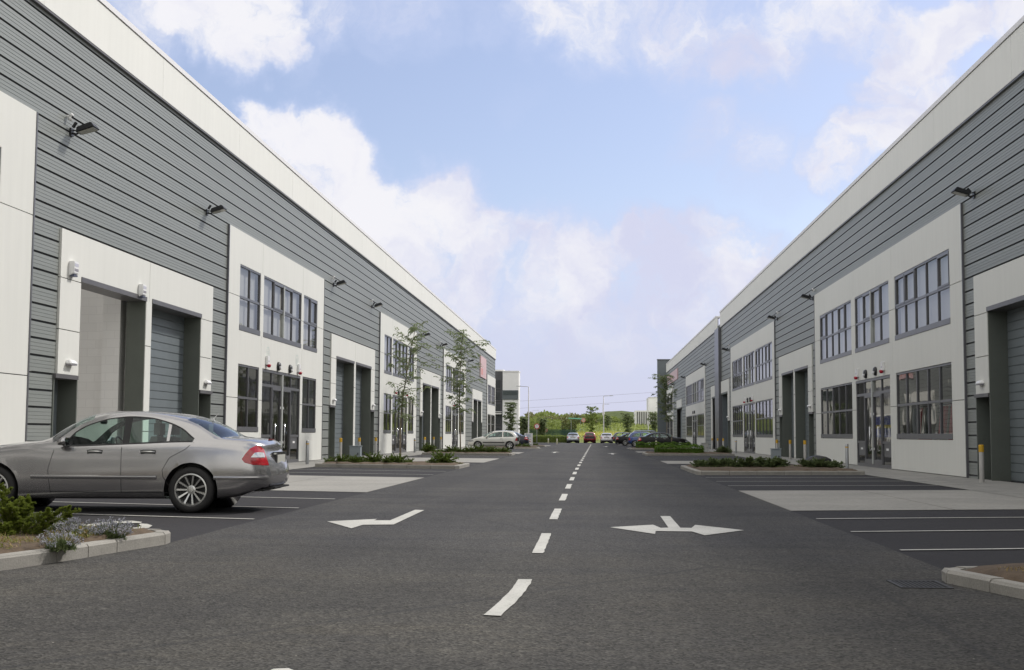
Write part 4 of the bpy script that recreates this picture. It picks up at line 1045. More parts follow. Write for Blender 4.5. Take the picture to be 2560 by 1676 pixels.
# ------------------------------------------------------------------ planting beds
def gz(px, py, z=0):
    r = _ray((px-1280)/FP, (py-838)/FP); t = (z-CAMH)/r.z; return (r.x*t, r.y*t)
def inset(poly, w):
    n = len(poly); out = []
    A = sum(poly[i][0]*poly[(i+1) % n][1]-poly[(i+1) % n][0]*poly[i][1] for i in range(n)); sg = 1 if A > 0 else -1
    for i in range(n):
        p0, p1, p2 = Vector(poly[i-1]), Vector(poly[i]), Vector(poly[(i+1) % n])
        e1 = (p1-p0).normalized(); e2 = (p2-p1).normalized()
        n1 = Vector((-e1.y, e1.x))*sg; n2 = Vector((-e2.y, e2.x))*sg; m = (n1+n2).normalized(); k = 1/max(.5, m.dot(n1))
        out.append(tuple(p1+m*w*k))
    return out
def bed(outer, label, stone=.9, h=.125, grassy=False, mound=.06):
    root = empty('planting_bed', (0, 0, 0)); tag(root, label, 'planting bed', 'kerbed planting beds between the bays')
    n = len(outer); b = MB(); w = .125
    inn = inset(outer, w); ch = inset(outer, .022)
    for i in range(n):
        a, c = Vector(outer[i]), Vector(outer[(i+1) % n]); ai, ci = Vector(inn[i]), Vector(inn[(i+1) % n]); ac, cc = Vector(ch[i]), Vector(ch[(i+1) % n])
        L = (c-a).length; k = max(1, round(L/stone)); rr = random.Random(i)
        for j in range(k):
            t0, t1 = j/k, (j+1)/k; g_ = .007/L; t0 += g_ if j or L < 9 else 0; t1 -= g_
            dz = rr.uniform(-.005, .005)
            A0, A1 = a.lerp(c, t0), a.lerp(c, t1); I0, I1 = ai.lerp(ci, t0), ai.lerp(ci, t1); C0, C1 = ac.lerp(cc, t0), ac.lerp(cc, t1)
            s = len(b.v); H = h+dz
            b.v += [(*A0, -.02), (*A1, -.02), (*A1, H-.025), (*A0, H-.025), (*C0, H), (*C1, H), (*I0, H), (*I1, H), (*I0, 0), (*I1, 0)]
            for f in ((0, 1, 2, 3), (3, 2, 5, 4), (4, 5, 7, 6), (6, 7, 9, 8), (0, 3, 4, 6, 8), (1, 9, 7, 5, 2)): b.face([s+q for q in f])
    mo = inset(outer, .012)
    for i in range(n):
        j = (i+1) % n; b.poly([(*mo[i], -.01), (*mo[j], -.01), (*mo[j], h-.02), (*mo[i], h-.02)], 1); 
    mi_ = inset(outer, w-.01)
    for i in range(n):
        j = (i+1) % n; b.poly([(*mo[i], h-.012), (*mo[j], h-.012), (*mi_[j], h-.012), (*mi_[i], h-.012)], 1)
    b.build('kerb', [M['kerb'], M['kerbg']], root)
    # soil: triangulated, slightly mounded
    bm = bmesh.new(); vs = [bm.verts.new((x, y, h-.035)) for x, y in inset(outer, w-.02)]; bm.faces.new(vs)
    xs = [v.co.x for v in vs]; ys = [v.co.y for v in vs]; stp = .22
    for ax, lo, hi in ((0, min(xs), max(xs)), (1, min(ys), max(ys))):
        k = lo+stp
        while k < hi:
            co = [0, 0, 0]; no = [0, 0, 0]; co[ax] = k; no[ax] = 1
            bmesh.ops.bisect_plane(bm, geom=bm.verts[:]+bm.edges[:]+bm.faces[:], plane_co=co, plane_no=no); k += stp
    rr = random.Random(3)
    for v in bm.verts:
        if not v.is_boundary: v.co.z += rr.uniform(0, mound) + mound*.5
    me = bpy.data.meshes.new('soil'); bm.to_mesh(me); bm.free(); me.materials.append(M['soil']); me.polygons.foreach_set('use_smooth', [True]*len(me.polygons))
    so_ = bpy.data.objects.new('soil', me); COL.objects.link(so_); so_.parent = root
    return root
BL0 = [(-4.46, 13.10), (-4.49, 13.36), (-4.64, 13.54), (-5.0, 13.60), (-9.7, 14.6), (-9.7, 7.2), (-6.2, 8.3), (-5.35, 9.5), (-5.0, 10.45), (-4.80, 11.2), (-4.63, 12.2)]
bed(BL0, 'nearest left planting bed with pale kerb stones, conifer and lavender', .62)
BR0 = [(2.83, 10.45), (2.85, 10.66), (2.98, 10.78), (3.45, 10.86), (8.3, 11.7), (8.3, 5), (5, 6.6), (3.7, 8.3), (3.16, 9.3)]
bed(BR0, 'nearest right planting bed of bare brown soil inside pale kerb stones', .62, h=.10)
def rect(X0, X1, d0, d1): return [(X0, d0+.15), (X0, d1-.15), (X0+(.15 if X1 > X0 else -.15), d1), (X1, sk(X1, d1)), (X1, sk(X1, d0)), (X0+(.15 if X1 > X0 else -.15), d0)]
for X0, X1, d0, d1, lab in ((KL, PL, 42.7, 46.6, 'left planting bed with spreading junipers around the leaning young tree'), (KL, PL, 70.6, 74.2, 'left planting bed of junipers in front of the pale hatchback'),
        (KL, PL, 105.9, 108.6, 'left planting bed between the pale hatchback and the dark navy car'), (KL, PL, 121.6, 124.6, 'left planting bed under the white board'),
        (KR, PR, 38.1, 45.2, 'right planting bed with grey green shrubs and a grey cabinet'), (KR, PR, 73.6, 80.0, 'right planting bed holding the long clipped hedge'), (KR, PR, 102.5, 108, 'right planting bed in front of the black saloon')):
    bed(rect(X0, X1, d0, d1), lab)
# ------------------------------------------------------------------ foliage
class Leaves:
    def __init__(s, seed=1): s.v = []; s.r = random.Random(seed)
    def leaf(s, p, d, l, w, droop=0):
        """a pointed leaf as a bent quad pair"""
        r = s.r; d = Vector(d).normalized(); up = Vector((r.uniform(-.5, .5), r.uniform(-.5, .5), 1)); a = d.cross(up)
        if a.length < 1e-3: a = Vector((1, 0, 0))
        a = a.normalized()*w; m = p + d*l*.5 + Vector((0, 0, droop*l*.2)); e = p + d*l - Vector((0, 0, droop*l*.5))
        s.v += [tuple(p), tuple(m+a), tuple(e), tuple(m-a)]
    def build(s, name, mt, parent=None):
        me = bpy.data.meshes.new(name); n = len(s.v)//4
        me.from_pydata(s.v, [], [(4*i, 4*i+1, 4*i+2, 4*i+3) for i in range(n)]); me.materials.append(mt)
        o = bpy.data.objects.new(name, me); COL.objects.link(o)
        if parent: o.parent = parent
        return o
def rdir(r, zlo=-1, zhi=1):
    z = r.uniform(zlo, zhi); t_ = r.uniform(0, 2*math.pi); q = math.sqrt(max(0, 1-z*z)); return Vector((q*math.cos(t_), q*math.sin(t_), z))
def juniper(seed, w=.55, h=.32, mt='juniper', name='juniper_shrub', nb=46, leaf=.05, lw=.012):
    r = random.Random(seed); root = empty(name); L = Leaves(seed); st = MB()
    for i in range(nb):
        a = r.uniform(0, 2*math.pi); el = r.uniform(.12, 1.1); ln = w*r.uniform(.55, 1.1)*(.65+.35*math.cos(el)); pts = []
        p = Vector((r.uniform(-.06, .06), r.uniform(-.06, .06), 0)); d = Vector((math.cos(a)*math.cos(el), math.sin(a)*math.cos(el), math.sin(el)*h/w*1.6))
        k = 7
        for j in range(k+1):
            pts.append(p.copy()); p = p + d*ln/k; d = (d + Vector((r.uniform(-.18, .18), r.uniform(-.18, .18), -.06+r.uniform(-.1, .12)))).normalized()
        st.tube(pts, [.007*(1-j/(k+1)) + .002 for j in range(k+1)], 4, cap=False)
        for j in range(1, k+1):
            for q in range(9):
                t_ = r.random(); pp = pts[j-1].lerp(pts[j], t_); dd = (pts[j]-pts[j-1]).normalized()
                L.leaf(pp, dd*.9 + rdir(r)*.75 + Vector((0, 0, .25)), leaf*r.uniform(.7, 1.6), lw*r.uniform(.8, 1.5))
    L.build('foliage', M[mt], root); st.build('stems', M['bark'], root); return root
def place(o, x, y, z=.1, rz=0, s=1, **tg): o.location = (x, y, z); o.rotation_euler = (0, 0, rz); o.scale = (s, s, s) if not isinstance(s, tuple) else s; return tag(o, **tg)
JP = [juniper(11+k, nb=84, lw=.016) for k in range(3)]; JU = [False]*3
def jun(k, x, y, s, rz, label, zs=1, mt=None, group='low junipers in the planting beds', name=None):
    if not JU[k]: o = JP[k]; JU[k] = True
    else: o = dup(JP[k])
    place(o, x, y, .1, rz, (s, s, s*zs), label=label, cat='shrub', group=group)
    return o
r0 = random.Random(4)
LJ = [(-9.45, 'small brownish juniper at the footpath end of the left bed with the grey cabinet', .6), (-9.0, 'juniper just left of the grey cabinet on the left side', .85), (-8.45, 'juniper just right of the grey cabinet on the left side', .8), (-7.95, 'taller juniper between the grey cabinet and the slender young tree trunk', 1.0),
      (-7.35, 'flat juniper touching the left of the slender young tree trunk', .75), (-6.95, 'rounded juniper right of the slender young tree trunk', .95), (-6.5, 'small brown edged juniper, second right of the young tree trunk', .55), (-5.25, 'broad bright juniper alone at the road end of the left bed', 1.25)]
for i, (x, lab, s) in enumerate(LJ): jun(i % 3, x, 44.6+SK*(KL-x)*.9 + r0.uniform(-.4, .3), s*.95, r0.uniform(0, 6), lab, 1.05)
LJ2 = [(-9.5, 'upright juniper at the footpath end of the bed before the pale hatchback', .95, 1.5), (-8.9, 'low brown juniper beside the upright one before the pale hatchback', .7, .8), (-8.15, 'bushy juniper under the front wheel of the pale hatchback', 1.0, 1), (-7.6, 'low juniper right of the hatchback front wheel', .8, .9), (-7.0, 'juniper below the middle of the pale hatchback', 1.0, 1), (-6.35, 'wide juniper below the rear door of the pale hatchback', 1.1, 1), (-5.75, 'juniper below the rear wheel of the pale hatchback', 1.0, 1), (-5.1, 'juniper nearest the road in front of the pale hatchback', 1.0, .9)]
for i, (x, lab, s, zs) in enumerate(LJ2): jun((i+1) % 3, x, 72.3+SK*(KL-x)*.9, s*1.05, r0.uniform(0, 6), lab, zs)
for x, y, s, lab in ((-5.6, 107.2, .9, 'small juniper behind the pale hatchback tail'), (-6.4, 107.4, .9, 'pale shrub against the navy car wheel'), (-6.6, 122.9, .8, 'brown shrub at the left foot of the white board'), (-5.5, 122.8, .7, 'brown shrub at the right foot of the white board')): jun(0, x, y, s, 1, lab)
# grey green shrubs of the right bed
GP = [juniper(31+k, .6, .55, 'hebe', 'grey_green_shrub', 80, .07, .026) for k in range(2)]; gu = [0, 0]
RJ = [(3.55, 'grey green shrub nearest the road in the right bed', .85), (4.05, 'second grey green shrub from the road in the right bed', 1.0), (4.5, 'third grey green shrub from the road in the right bed', 1.05), (4.95, 'fourth grey green shrub from the road in the right bed', 1.1), (5.4, 'fifth grey green shrub from the road, darker and broad', 1.1), (5.85, 'brownish grey shrub immediately left of the grey cabinet', 1.1), (6.15, 'tall brownish shrub touching the grey cabinet on its left', .95),
      (7.1, 'brownish shrub immediately right of the grey cabinet on the right', .9), (7.55, 'brown green shrub in front of the black sack', 1.0), (8.0, 'straggly shrub at the footpath end of the right bed', .8)]
for i, (x, lab, s) in enumerate(RJ):
    k = i % 2; o = GP[k] if not gu[k] else dup(GP[k]); gu[k] = 1
    place(o, x, 41.4+SK*(x-KR) + r0.uniform(-.4, .4), .1, r0.uniform(0, 6), (s*.8, s*.8, s*.68), label=lab, cat='shrub', group='grey green shrubs in the right bed')
for x, y, s, lab in ((8.1, 80.5, .7, 'small brown shrub behind the pale cabinet on the right'), (8.0, 77.4, .9, 'dark shrub between pale cabinet and footpath on the right')):
    place(dup(GP[0]), x, y, .1, 2, s, label=lab, cat='shrub', group='grey green shrubs in the right bed')
def hedge(x0, x1, y0, y1, h, seed, label, name='clipped_hedge', mt='hedge', leaf=.08, dens=620, z=.1, g=None):
    r = random.Random(seed); L = Leaves(seed); root = empty(name, ((x0+x1)/2, (y0+y1)/2, 0))
    cx, cy = root.location.x, root.location.y; n = int(dens*((x1-x0)*(h*2+(y1-y0)) + (y1-y0)*h*2))
    for i in range(n):
        x, y, zz = r.uniform(x0, x1), r.uniform(y0, y1), r.uniform(0, h); f = r.random(); A = (x1-x0)*h; B = (y1-y0)*h; C_ = (x1-x0)*(y1-y0)
        u = r.uniform(0, 2*A+2*B+C_)
        if u < A: y = y0
        elif u < 2*A: y = y1
        elif u < 2*A+B: x = x0
        elif u < 2*A+2*B: x = x1
        else: zz = h
        wv = .07*math.sin(x*4.1+seed)+.05*math.sin(x*9.7) + .04*math.sin(y*5)
        p = Vector((x-cx+r.uniform(-.06, .06), y-cy+r.uniform(-.06, .06), z+zz*(1+wv/h*.6)+r.uniform(-.05, .05)))
        L.leaf(p, rdir(r, -.3, 1), leaf*r.uniform(.7, 1.4), leaf*.28)
    L.build('foliage', M[mt], root)
    b = MB(); b.box((x0-cx+.1, y0-cy+.1, .05), (x1-cx-.1, y1-cy-.1, z+h-.12)); b.build('branches', M[mt], root)
    return tag(root, label, 'hedge', g)
hedge(3.75, 6.5, 75.0, 76.3, .42, 2, 'long clipped box hedge in the right bed left of the pale cabinet', g='clipped hedges of the right side')
hedge(3.6, 4.8, 103.5, 104.6, .42, 5, 'short clipped hedge behind the long one, under the black saloon tail', g='clipped hedges of the right side')
hedge(4.9, 8.0, 104.4, 105.2, .42, 6, 'rough hedge running under the black saloon toward the building', g='clipped hedges of the right side')
hedge(-8.9, -3.6, 187.5, 188.6, 1.0, 9, 'rough low hedge in front of the green fence at the road end', 'rough_hedge', 'wood1', .16, 160, 0)
# near left plants
cx_, cy_ = gz(8, 1346, .12)
def conifer():
    r = random.Random(77); root = empty('conifer_shrub'); L = Leaves(5); st = MB()
    def spray(p, d, ln, lv):
        k = 8; pts = []; q = p.copy(); dd = d.normalized()
        for j in range(k+1):
            pts.append(q.copy()); q = q + dd*ln/k; dd = (dd + Vector((r.uniform(-.1, .1), r.uniform(-.1, .1), r.uniform(-.05, .09)))).normalized()
        st.tube(pts, [max(.0015, .010*ln*(1-j/(k+.5))) for j in range(k+1)], 5, cap=False)
        for j in range(1, k+1):
            tdir = (pts[j]-pts[j-1]).normalized()
            if lv:
                for q2 in range(2 if j > 1 else 1):
                    sd_ = rdir(r); sd_ = (sd_ - tdir*sd_.dot(tdir)).normalized(); spray(pts[j-1].lerp(pts[j], r.random()), tdir*.9+sd_*.75+Vector((0, 0, .15)), ln*r.uniform(.22, .42)*(1.15-j/k*.6), lv-1)
            for q2 in range(4 if lv else 7):
                L.leaf(pts[j-1].lerp(pts[j], r.random()), tdir+rdir(r)*.7, r.uniform(.018, .034), .0035)
    for dx, dy, dz, ln in ((1.0, -.02, .50, .84), (.9, .05, .66, .74), (.8, .1, .35, .55), (.45, -.3, .9, .5), (.1, .2, 1, .62), (-.5, .1, .9, .7), (-.9, 0, .6, .7), (.3, -.6, .5, .42), (-.3, -.6, .6, .45), (.6, -.4, .25, .38), (-.7, -.5, .3, .5), (.0, -.3, 1.1, .55), (.3, .4, .9, .6), (-.15, .1, 1.2, .72), (.55, .2, .95, .55)):
        spray(Vector((r.uniform(-.1, .1), r.uniform(-.1, .1), 0)), Vector((dx, dy, dz)), ln, 2 if ln > .0 else 1)
    L.build('foliage', M['shrubL'], root); st.build('branches', M['bark'], root); return root
o = conifer(); place(o, cx_, cy_, .1, 0, (.85, .85, .66), label='feathery green conifer shrub with a long branch reaching across the parking line', cat='shrub')
def lavender(seed, w, h, flowers):
    r = random.Random(seed); root = empty('lavender_clump'); L = Leaves(seed); F_ = Leaves(seed+1); st = MB()
    for i in range(520):
        d = rdir(r, .05, 1); p = Vector((d.x*w*r.uniform(.3, 1), d.y*w*r.uniform(.3, 1), d.z*h*r.uniform(.15, .9)))
        for q in range(3): L.leaf(p, d+rdir(r)*.8, r.uniform(.02, .045), .007)
    for i in range(flowers):
        d = rdir(r, .25, 1); p = Vector((d.x*w, d.y*w, d.z*h*.9)); t_ = p + (d+Vector((0, 0, .6)))*r.uniform(.03, .09)
        st.tube([p*.7, t_], .0018, 3, cap=False)
        for q in range(9): F_.leaf(t_+rdir(r)*.014, rdir(r), r.uniform(.012, .022), .006)
    L.build('leaves', M['hebe'], root); F_.build('flower_heads', M['lav'], root); st.build('stems', M['hebe'], root); return root
for px, py, w_, h_, fl, lab, sd_ in ((278, 1344, .15, .085, 170, 'round lavender clump nearest the kerb corner of the left bed', 3), (135, 1336, .20, .11, 190, 'largest blue grey lavender clump between the conifer and the kerb corner', 5), (152, 1369, .14, .08, 80, 'low lavender clump close to the front kerb stones', 8), (193, 1343, .11, .08, 50, 'small greener lavender clump between the two larger ones', 13)):
    x, y = gz(px, py, .13); place(lavender(sd_, w_, h_, fl), x, y, .11, 0, 1, label=lab, cat='lavender', group='lavender clumps in the near left bed')
# grass and straw on the near bed
def scatter(name, poly, n, mt, lo, hi, seed, kind='stuff', z=.12, label=None, w=.004):
    r = random.Random(seed); L = Leaves(seed); xs = [p[0] for p in poly]; ys = [p[1] for p in poly]
    def ins(x, y):
        c = False; n_ = len(poly)
        for i in range(n_):
            (x1, y1), (x2, y2) = poly[i], poly[(i+1) % n_]
            if (y1 > y) != (y2 > y) and x < (x2-x1)*(y-y1)/(y2-y1)+x1: c = not c
        return c
    i = 0
    while i < n:
        x, y = r.uniform(min(xs), max(xs)), r.uniform(min(ys), max(ys))
        if not ins(x, y): continue
        if math.sin(x*7+y*3)+math.sin(x*3-y*8+seed) < r.uniform(-1.4, .9): i += 1; continue
        L.leaf(Vector((x, y, z+.03)), Vector((r.uniform(-1, 1), r.uniform(-1, 1), r.uniform(.1, 1.1))), r.uniform(lo, hi), w); i += 1
    return tag(L.build(name, M[mt]), label, None, None, kind)
nb_ = [(-4.65, 12.8), (-4.75, 13.2), (-5.1, 13.3), (-8.2, 13.9), (-8.2, 8.6), (-6.2, 8.8), (-5.15, 10.5), (-4.8, 12.2)]
scatter('dry_grass', nb_, 15000, 'straw', .03, .09, 3, label='dry straw coloured litter over the near left bed')
scatter('short_grass', nb_, 12000, 'grass', .03, .09, 9, label='patchy green weeds over the near left bed')
scatter('short_grass', [(3.15, 10.1), (3.2, 10.35), (6, 10.9), (6, 7.5), (4, 8.6)], 5000, 'straw', .02, .06, 4, label='sparse dry weeds over the near right bed', z=.1)
# ------------------------------------------------------------------ young trees
def young_tree(seed, H, spread, base, lean=(0, 0), dens=1.0, leafl=.14, mt='ash', trunk=.045, clumps=26, name='young_tree', tz=None, wid=None):
    r = random.Random(seed); root = empty(name); st = MB(); L = Leaves(seed)
    n = 9; pts = []
    for j in range(n+1):
        f = j/n; pts.append(Vector((lean[0]*f*f + .05*math.sin(f*5+seed), lean[1]*f*f + .04*math.sin(f*7+seed), H*.97*f)))
    st.tube(pts, [trunk*(1-.8*j/n) for j in range(n+1)], 9)
    lm = MB()
    for c in range(clumps):
        f = base + (1-base)*((c+.5)/clumps)**.9; i = min(n-1, int(f*n)); p = pts[i].lerp(pts[i+1], f*n-i)
        a = c*2.4 + r.uniform(-.4, .4); env = math.sin(math.pi*min(1, (1-(f-base)/(1-base))*.62+.30)); ln = spread*env*r.uniform(.65, 1.15)*(wid(f) if wid else 1)
        d = Vector((math.cos(a), math.sin(a), r.uniform(.15, .8))).normalized(); q = p.copy(); bp = [q.copy()]; k = 5
        for j in range(k): q = q + d*ln/k; bp.append(q.copy()); d = (d+Vector((r.uniform(-.12, .12), r.uniform(-.12, .12), r.uniform(-.1, .06)))).normalized()
        lm.tube(bp, [.014*(1-j/(k+.5))+.002 for j in range(k+1)], 5, cap=False)
        for j in range(1, k+1):
            for tw in range(int(round(3*dens + r.random()))):
                o_ = bp[j-1].lerp(bp[j], r.random()); td = Vector((r.uniform(-1, 1), r.uniform(-1, 1), r.uniform(-.25, .45))).normalized(); tl_ = r.uniform(.15, .38)
                # compound leaf: leaflets along a drooping stalk
                for s_ in range(7):
                    u = (s_+1)/7; pp = o_ + td*tl_*u - Vector((0, 0, tl_*.35*u*u)); sd_ = td.cross(Vector((0, 0, 1))).normalized()*(1 if s_ % 2 else -1)
                    L.leaf(pp, td*.6+sd_*.8+Vector((0, 0, r.uniform(-.5, .1))), leafl*r.uniform(.6, 1.2), leafl*.2, .5)
    st.build('trunk', M['bark'], root, smooth=True); lm.build('limbs', M['bark'], root, smooth=True); L.build('crown', M[mt], root)
    return root
place(young_tree(3, 6.0, 1.35, .30, (.55, 0), .38, .16, clumps=30), -8.45, 55.6, .05, 0, 1, label='slender young ash tree leaning right in front of the left facade', cat='tree', group='young street trees')
place(young_tree(8, 7.3, 1.9, .34, (.1, 0), .42, .20, clumps=34), -7.9, 75.3, .05, 0, 1, label='taller bushier young ash tree behind the leaning one', cat='tree', group='young street trees')
place(young_tree(12, 7.3, 1.55, .34, (-.3, 0), .5, .22, clumps=34), 7.35, 128.5-2, .05, 0, 1, label='young tree in front of the dark grey end fin on the right', cat='tree', group='young street trees')
stk = MB(); stk.tube([(-.45, 0, 0), (-.35, 0, 1.25)], .045, 8); so_ = stk.build('tree_stake', M['bark']); place(so_, 7.4, 113, 0, label='timber stake crossing the front door of the black saloon', cat='stake')
for x, d, H, s, lab, sd_ in ((-10.8, 168, 5.6, 1.0, 'thin sapling against the white far building', 21), (-9.6, 178, 3.6, .8, 'small sapling at the foot of the white far building', 22), (-7.9, 200, 3.7, .9, 'sapling behind the round sign at the road end', 23), (-.1, 224, 6.3, 1.5, 'tall dark tree near the centre behind the parked cars', 24), (5.9, 214, 4.9, 1.2, 'young tree between the centre lamp post and the striped building', 25), (10.0, 206, 4.9, 1.2, 'young tree in front of the striped building', 26), (2.9, 240, 5.0, .9, 'thin tree right of the centre lamp post', 27)):
    place(young_tree(sd_, H, s, .12, (0, 0), .7, .30, mt='wood1' if sd_ in (24,) else 'ash', clumps=26), x, d, 0, 0, 1, label=lab, cat='tree', group='saplings at the road end')
# ------------------------------------------------------------------ far ground and woods
bk = MB(); nx, ny = 30, 16; V0 = len(bk.v)
r = random.Random(6)
def bz(x, y):
    t_ = min(1, max(0, (y-198)/70)); return -.02 + (.85*sst(0, .15, t_) + 2.2*sst(.12, 1, t_)) * sst(-4.6, -2.6, x) + .12*math.sin(x*.3)*t_
for j in range(ny+1):
    for i in range(nx+1): x = -60+120*i/nx; y = 197+ (100*j/ny); bk.v.append((x, y, bz(x, y)))
for j in range(ny):
    for i in range(nx): a = j*(nx+1)+i; bk.face([a, a+1, a+nx+2, a+nx+1])
tag(bk.build('hill', M['bankg'], smooth=True), kind='structure')
def mass(name, label, x0, x1, y0, y1, zf, n, mt, leaf, seed, lo=0.0):
    r = random.Random(seed); L = Leaves(seed)
    for i in range(n):
        x, y = r.uniform(x0, x1), r.uniform(y0, y1); zt_ = zf(x, y); zb_ = bz(x, y) if abs(x) < 60 else 0
        p = Vector((x, y, zb_ + max(.1, (zt_-zb_)*(1-(r.random()**2)*(1-lo))))); L.leaf(p, rdir(r, -.5, 1), leaf*r.uniform(.6, 1.5), leaf*.35)
    return tag(L.build(name, M[mt]), label, None, None, 'stuff')
mass('flowering_field', 'bright yellow flowering field on the bank behind the parked cars', -4, 40, 200, 226, lambda x, y: bz(x, y)+.4, 9000, 'rape', .28, 4, .4)
mass('meadow', 'yellow green rough meadow above the flowering field', -3, 45, 227, 262, lambda x, y: bz(x, y)+.5, 7000, 'bankg', .4, 5, .3)
def wz(k, base, amp): return lambda x, y: base + amp*(math.sin(x*.55+k)*.5+math.sin(x*1.3+k*2)*.3+math.sin(x*.21+k*3)*.6+math.sin(x*3.1+k)*.15)
mass('woodland', 'continuous belt of green trees along the horizon', -60, 70, 268, 285, wz(1, 5.0, .75), 26000, 'wood1', .6, 6, .25)
mass('woodland', 'darker trees inside the belt along the horizon', -60, 70, 262, 276, wz(2.4, 3.9, .9), 12000, 'wood2', .55, 7, .2)
mass('woodland', 'olive brown trees inside the belt left of the centre', -14, 1, 262, 268, wz(3.3, 4.6, .9), 2200, 'wood3', .5, 8, .1)
mass('woodland', 'trees behind the green fence on the left', -24, -5.5, 204, 226, wz(.4, 3.6, .55), 9000, 'wood1', .42, 10, .1)
hl = MB(); n = 40
for i in range(n):
    a, c = -160+320*i/n, -160+320*(i+1)/n; f = lambda x: 10+3*math.sin(x*.035+1)+1.5*math.sin(x*.11)
    hl.poly([(a, 640, -1), (c, 640, -1), (c, 690, f(c)), (a, 690, f(a))]); hl.poly([(a, 690, f(a)), (c, 690, f(c)), (c, 800, f(c)*.4), (a, 800, f(a)*.4)])
tag(hl.build('hills', M['wood2'], smooth=True), kind='structure')
fb_ = MB()
root = empty('palisade_fence', (-7, 203, 0)); tag(root, 'dark green palisade fence behind the rough hedge at the road end', 'fence')
for i in range(150):
    x = -9.5 + i*.13; fb_.hexa([(x, 0, 0), (x+.09, 0, 0), (x+.09, .02, 0), (x, .02, 0), (x, 0, 2.05), (x+.09, 0, 2.05), (x+.09, .02, 2.05), (x, .02, 2.05)])
    if x+root.location.x > -2.6: break
fb_.build('pales', M['fence'], root); q = MB(); q.box((-9.5, .03, .4), (4.4, .08, .48)); q.build('rail', M['fence'], root); q = MB(); q.box((-9.5, .03, 1.6), (4.4, .08, 1.68)); q.build('rail', M['fence'], root)
# ------------------------------------------------------------------ far buildings
root = empty('office_block', (0, 0, 0)); tag(root, 'white office block with a charcoal glazed stair tower beyond the left terrace', 'office building')
b = MB(); b.box((-13.1, 184.5, 0), (-10.75, 188, 10.35)); b.build('wall', M['white_far'], root)
b = MB(); b.box((-13.15, 184.35, 6.30), (-10.8, 184.6, 7.65)); b.build('wall_band', M['fin'], root)
b = MB(); b.box((-13.0, 184.3, 6.95), (-10.95, 184.36, 7.5)); b.build('window', M['glass'], root)
b = MB(); b.box((-40, 186, 0), (-13.1, 212, 10.5)); b.build('wall', M['dark_far'], root)
b = MB(); b.box((-40, 185.9, 10.5), (-13.05, 212, 10.72)); b.box((-13.1, 184.4, 10.35), (-10.7, 188.1, 10.5)); b.build('coping', M['white_far'], root)
for k in range(5):
    z = 1.0+k*1.75; b = MB(); b.box((-15.6, 185.9, z), (-13.6, 186.02, z+1.15)); w_ = b.build('window', M['glass'], root)
    b = MB(); b.box((-15.7, 185.85, z-.12), (-13.5, 185.95, z-.02)); b.box((-14.65, 185.86, z), (-14.58, 185.96, z+1.15)); b.build('frame', M['frame'], w_)
b = MB(); b.box((-15.2, 185.2, 4.15), (-13.3, 186, 4.3)); b.box((-15.2, 185.2, 4.45), (-13.3, 186, 4.55)); b.build('canopy', M['white_far'], root)
root = empty('office_block', (0, 0, 0)); tag(root, 'low white building with dark vertical window strips at the right of the horizon', 'office building')
b = MB(); b.box((8.7, 256, 0), (12.9, 268, 6.15)); b.build('wall', M['white_far'], root)
for k in range(9):
    x = 8.95+k*.44; b = MB(); b.box((x, 255.9, 2.4), (x+.2, 256.05, 5.9)); b.build('window', M['dark_far'], root)
root = empty('silo_tower', (12.6, 266, 0)); tag(root, 'plain white tower block behind the striped white building', 'tower')
b = MB(); b.box((-.6, 4, 0), (5, 16, 9.1)); b.build('wall', M['white_far'], root); b = MB(); b.box((-.65, 3.9, 9.1), (5.05, 16, 9.25)); b.build('coping', M['coping'], root)
root = empty('canopy', (-3.3, 255, 0)); tag(root, 'thin teal canopy roof showing among the distant trees', 'canopy')
b = MB(); b.hexa([(-1.5, -1, 4.45), (1.4, -1, 4.3), (1.4, 2, 4.3), (-1.5, 2, 4.45), (-1.5, -1, 4.62), (1.4, -1, 4.55), (1.4, 2, 4.55), (-1.5, 2, 4.62)]); b.build('roof', mat('teal_roof', (.20, .50, .42), .5), root)
b = MB(); b.box((-1, 0, 0), (-.9, .1, 4.45)); b.build('post', M['galv'], root); b = MB(); b.box((.9, 0, 0), (1, .1, 4.4)); b.build('post', M['galv'], root)
# ------------------------------------------------------------------ posts, lamps, signs
def lamp_post(x, y, H, arm, label, zt=None):
    root = empty('lamp_post', (x, y, 0)); tag(root, label, 'lamp post', 'tall street lamp posts')
    b = MB(); b.tube([(0, 0, 0), (0, 0, 1.2), (0, 0, 1.25), (0, 0, H)], [.12, .12, .085, .06], 12); b.build('pole', M['lampcol'], root, smooth=True)
    s = 1 if arm > 0 else -1
    b = MB(); b.tube([(0, 0, H-.05), (s*.12, 0, H+.03), (arm*.7, 0, H+.08)], .035, 8); b.build('arm', M['lampcol'], root, smooth=True)
    b = MB(); b.hexa([(arm*.62, -.14, H+.03), (arm, -.1, H+.06), (arm, .1, H+.06), (arm*.62, .14, H+.03), (arm*.62, -.1, H+.14), (arm*.97, -.06, H+.14), (arm*.97, .06, H+.14), (arm*.62, .1, H+.14)]); b.build('lantern', M['galv'], root, bevel=.02)
    return root
lamp_post(-8.75, 174, 7.75, -1.75, 'grey lamp post with its arm to the left, beside the white office block')
lamp_post(1.95, 220, 7.9, 1.7, 'grey lamp post with its arm to the right, near the middle of the horizon')
lamp_post(9.9, 226, 7.9, 1.7, 'lamp post mostly hidden beside the dark end fin on the right')
lamp_post(2.4, 296, 8.3, 1.6, 'smaller distant lamp post right of the middle one')
lamp_post(3.6, 380, 8.2, 1.6, 'smallest distant lamp post above the thin tree')
lamp_post(-17.4, 372, 8.3, 1.8, 'distant lamp post just right of the left lamp post')
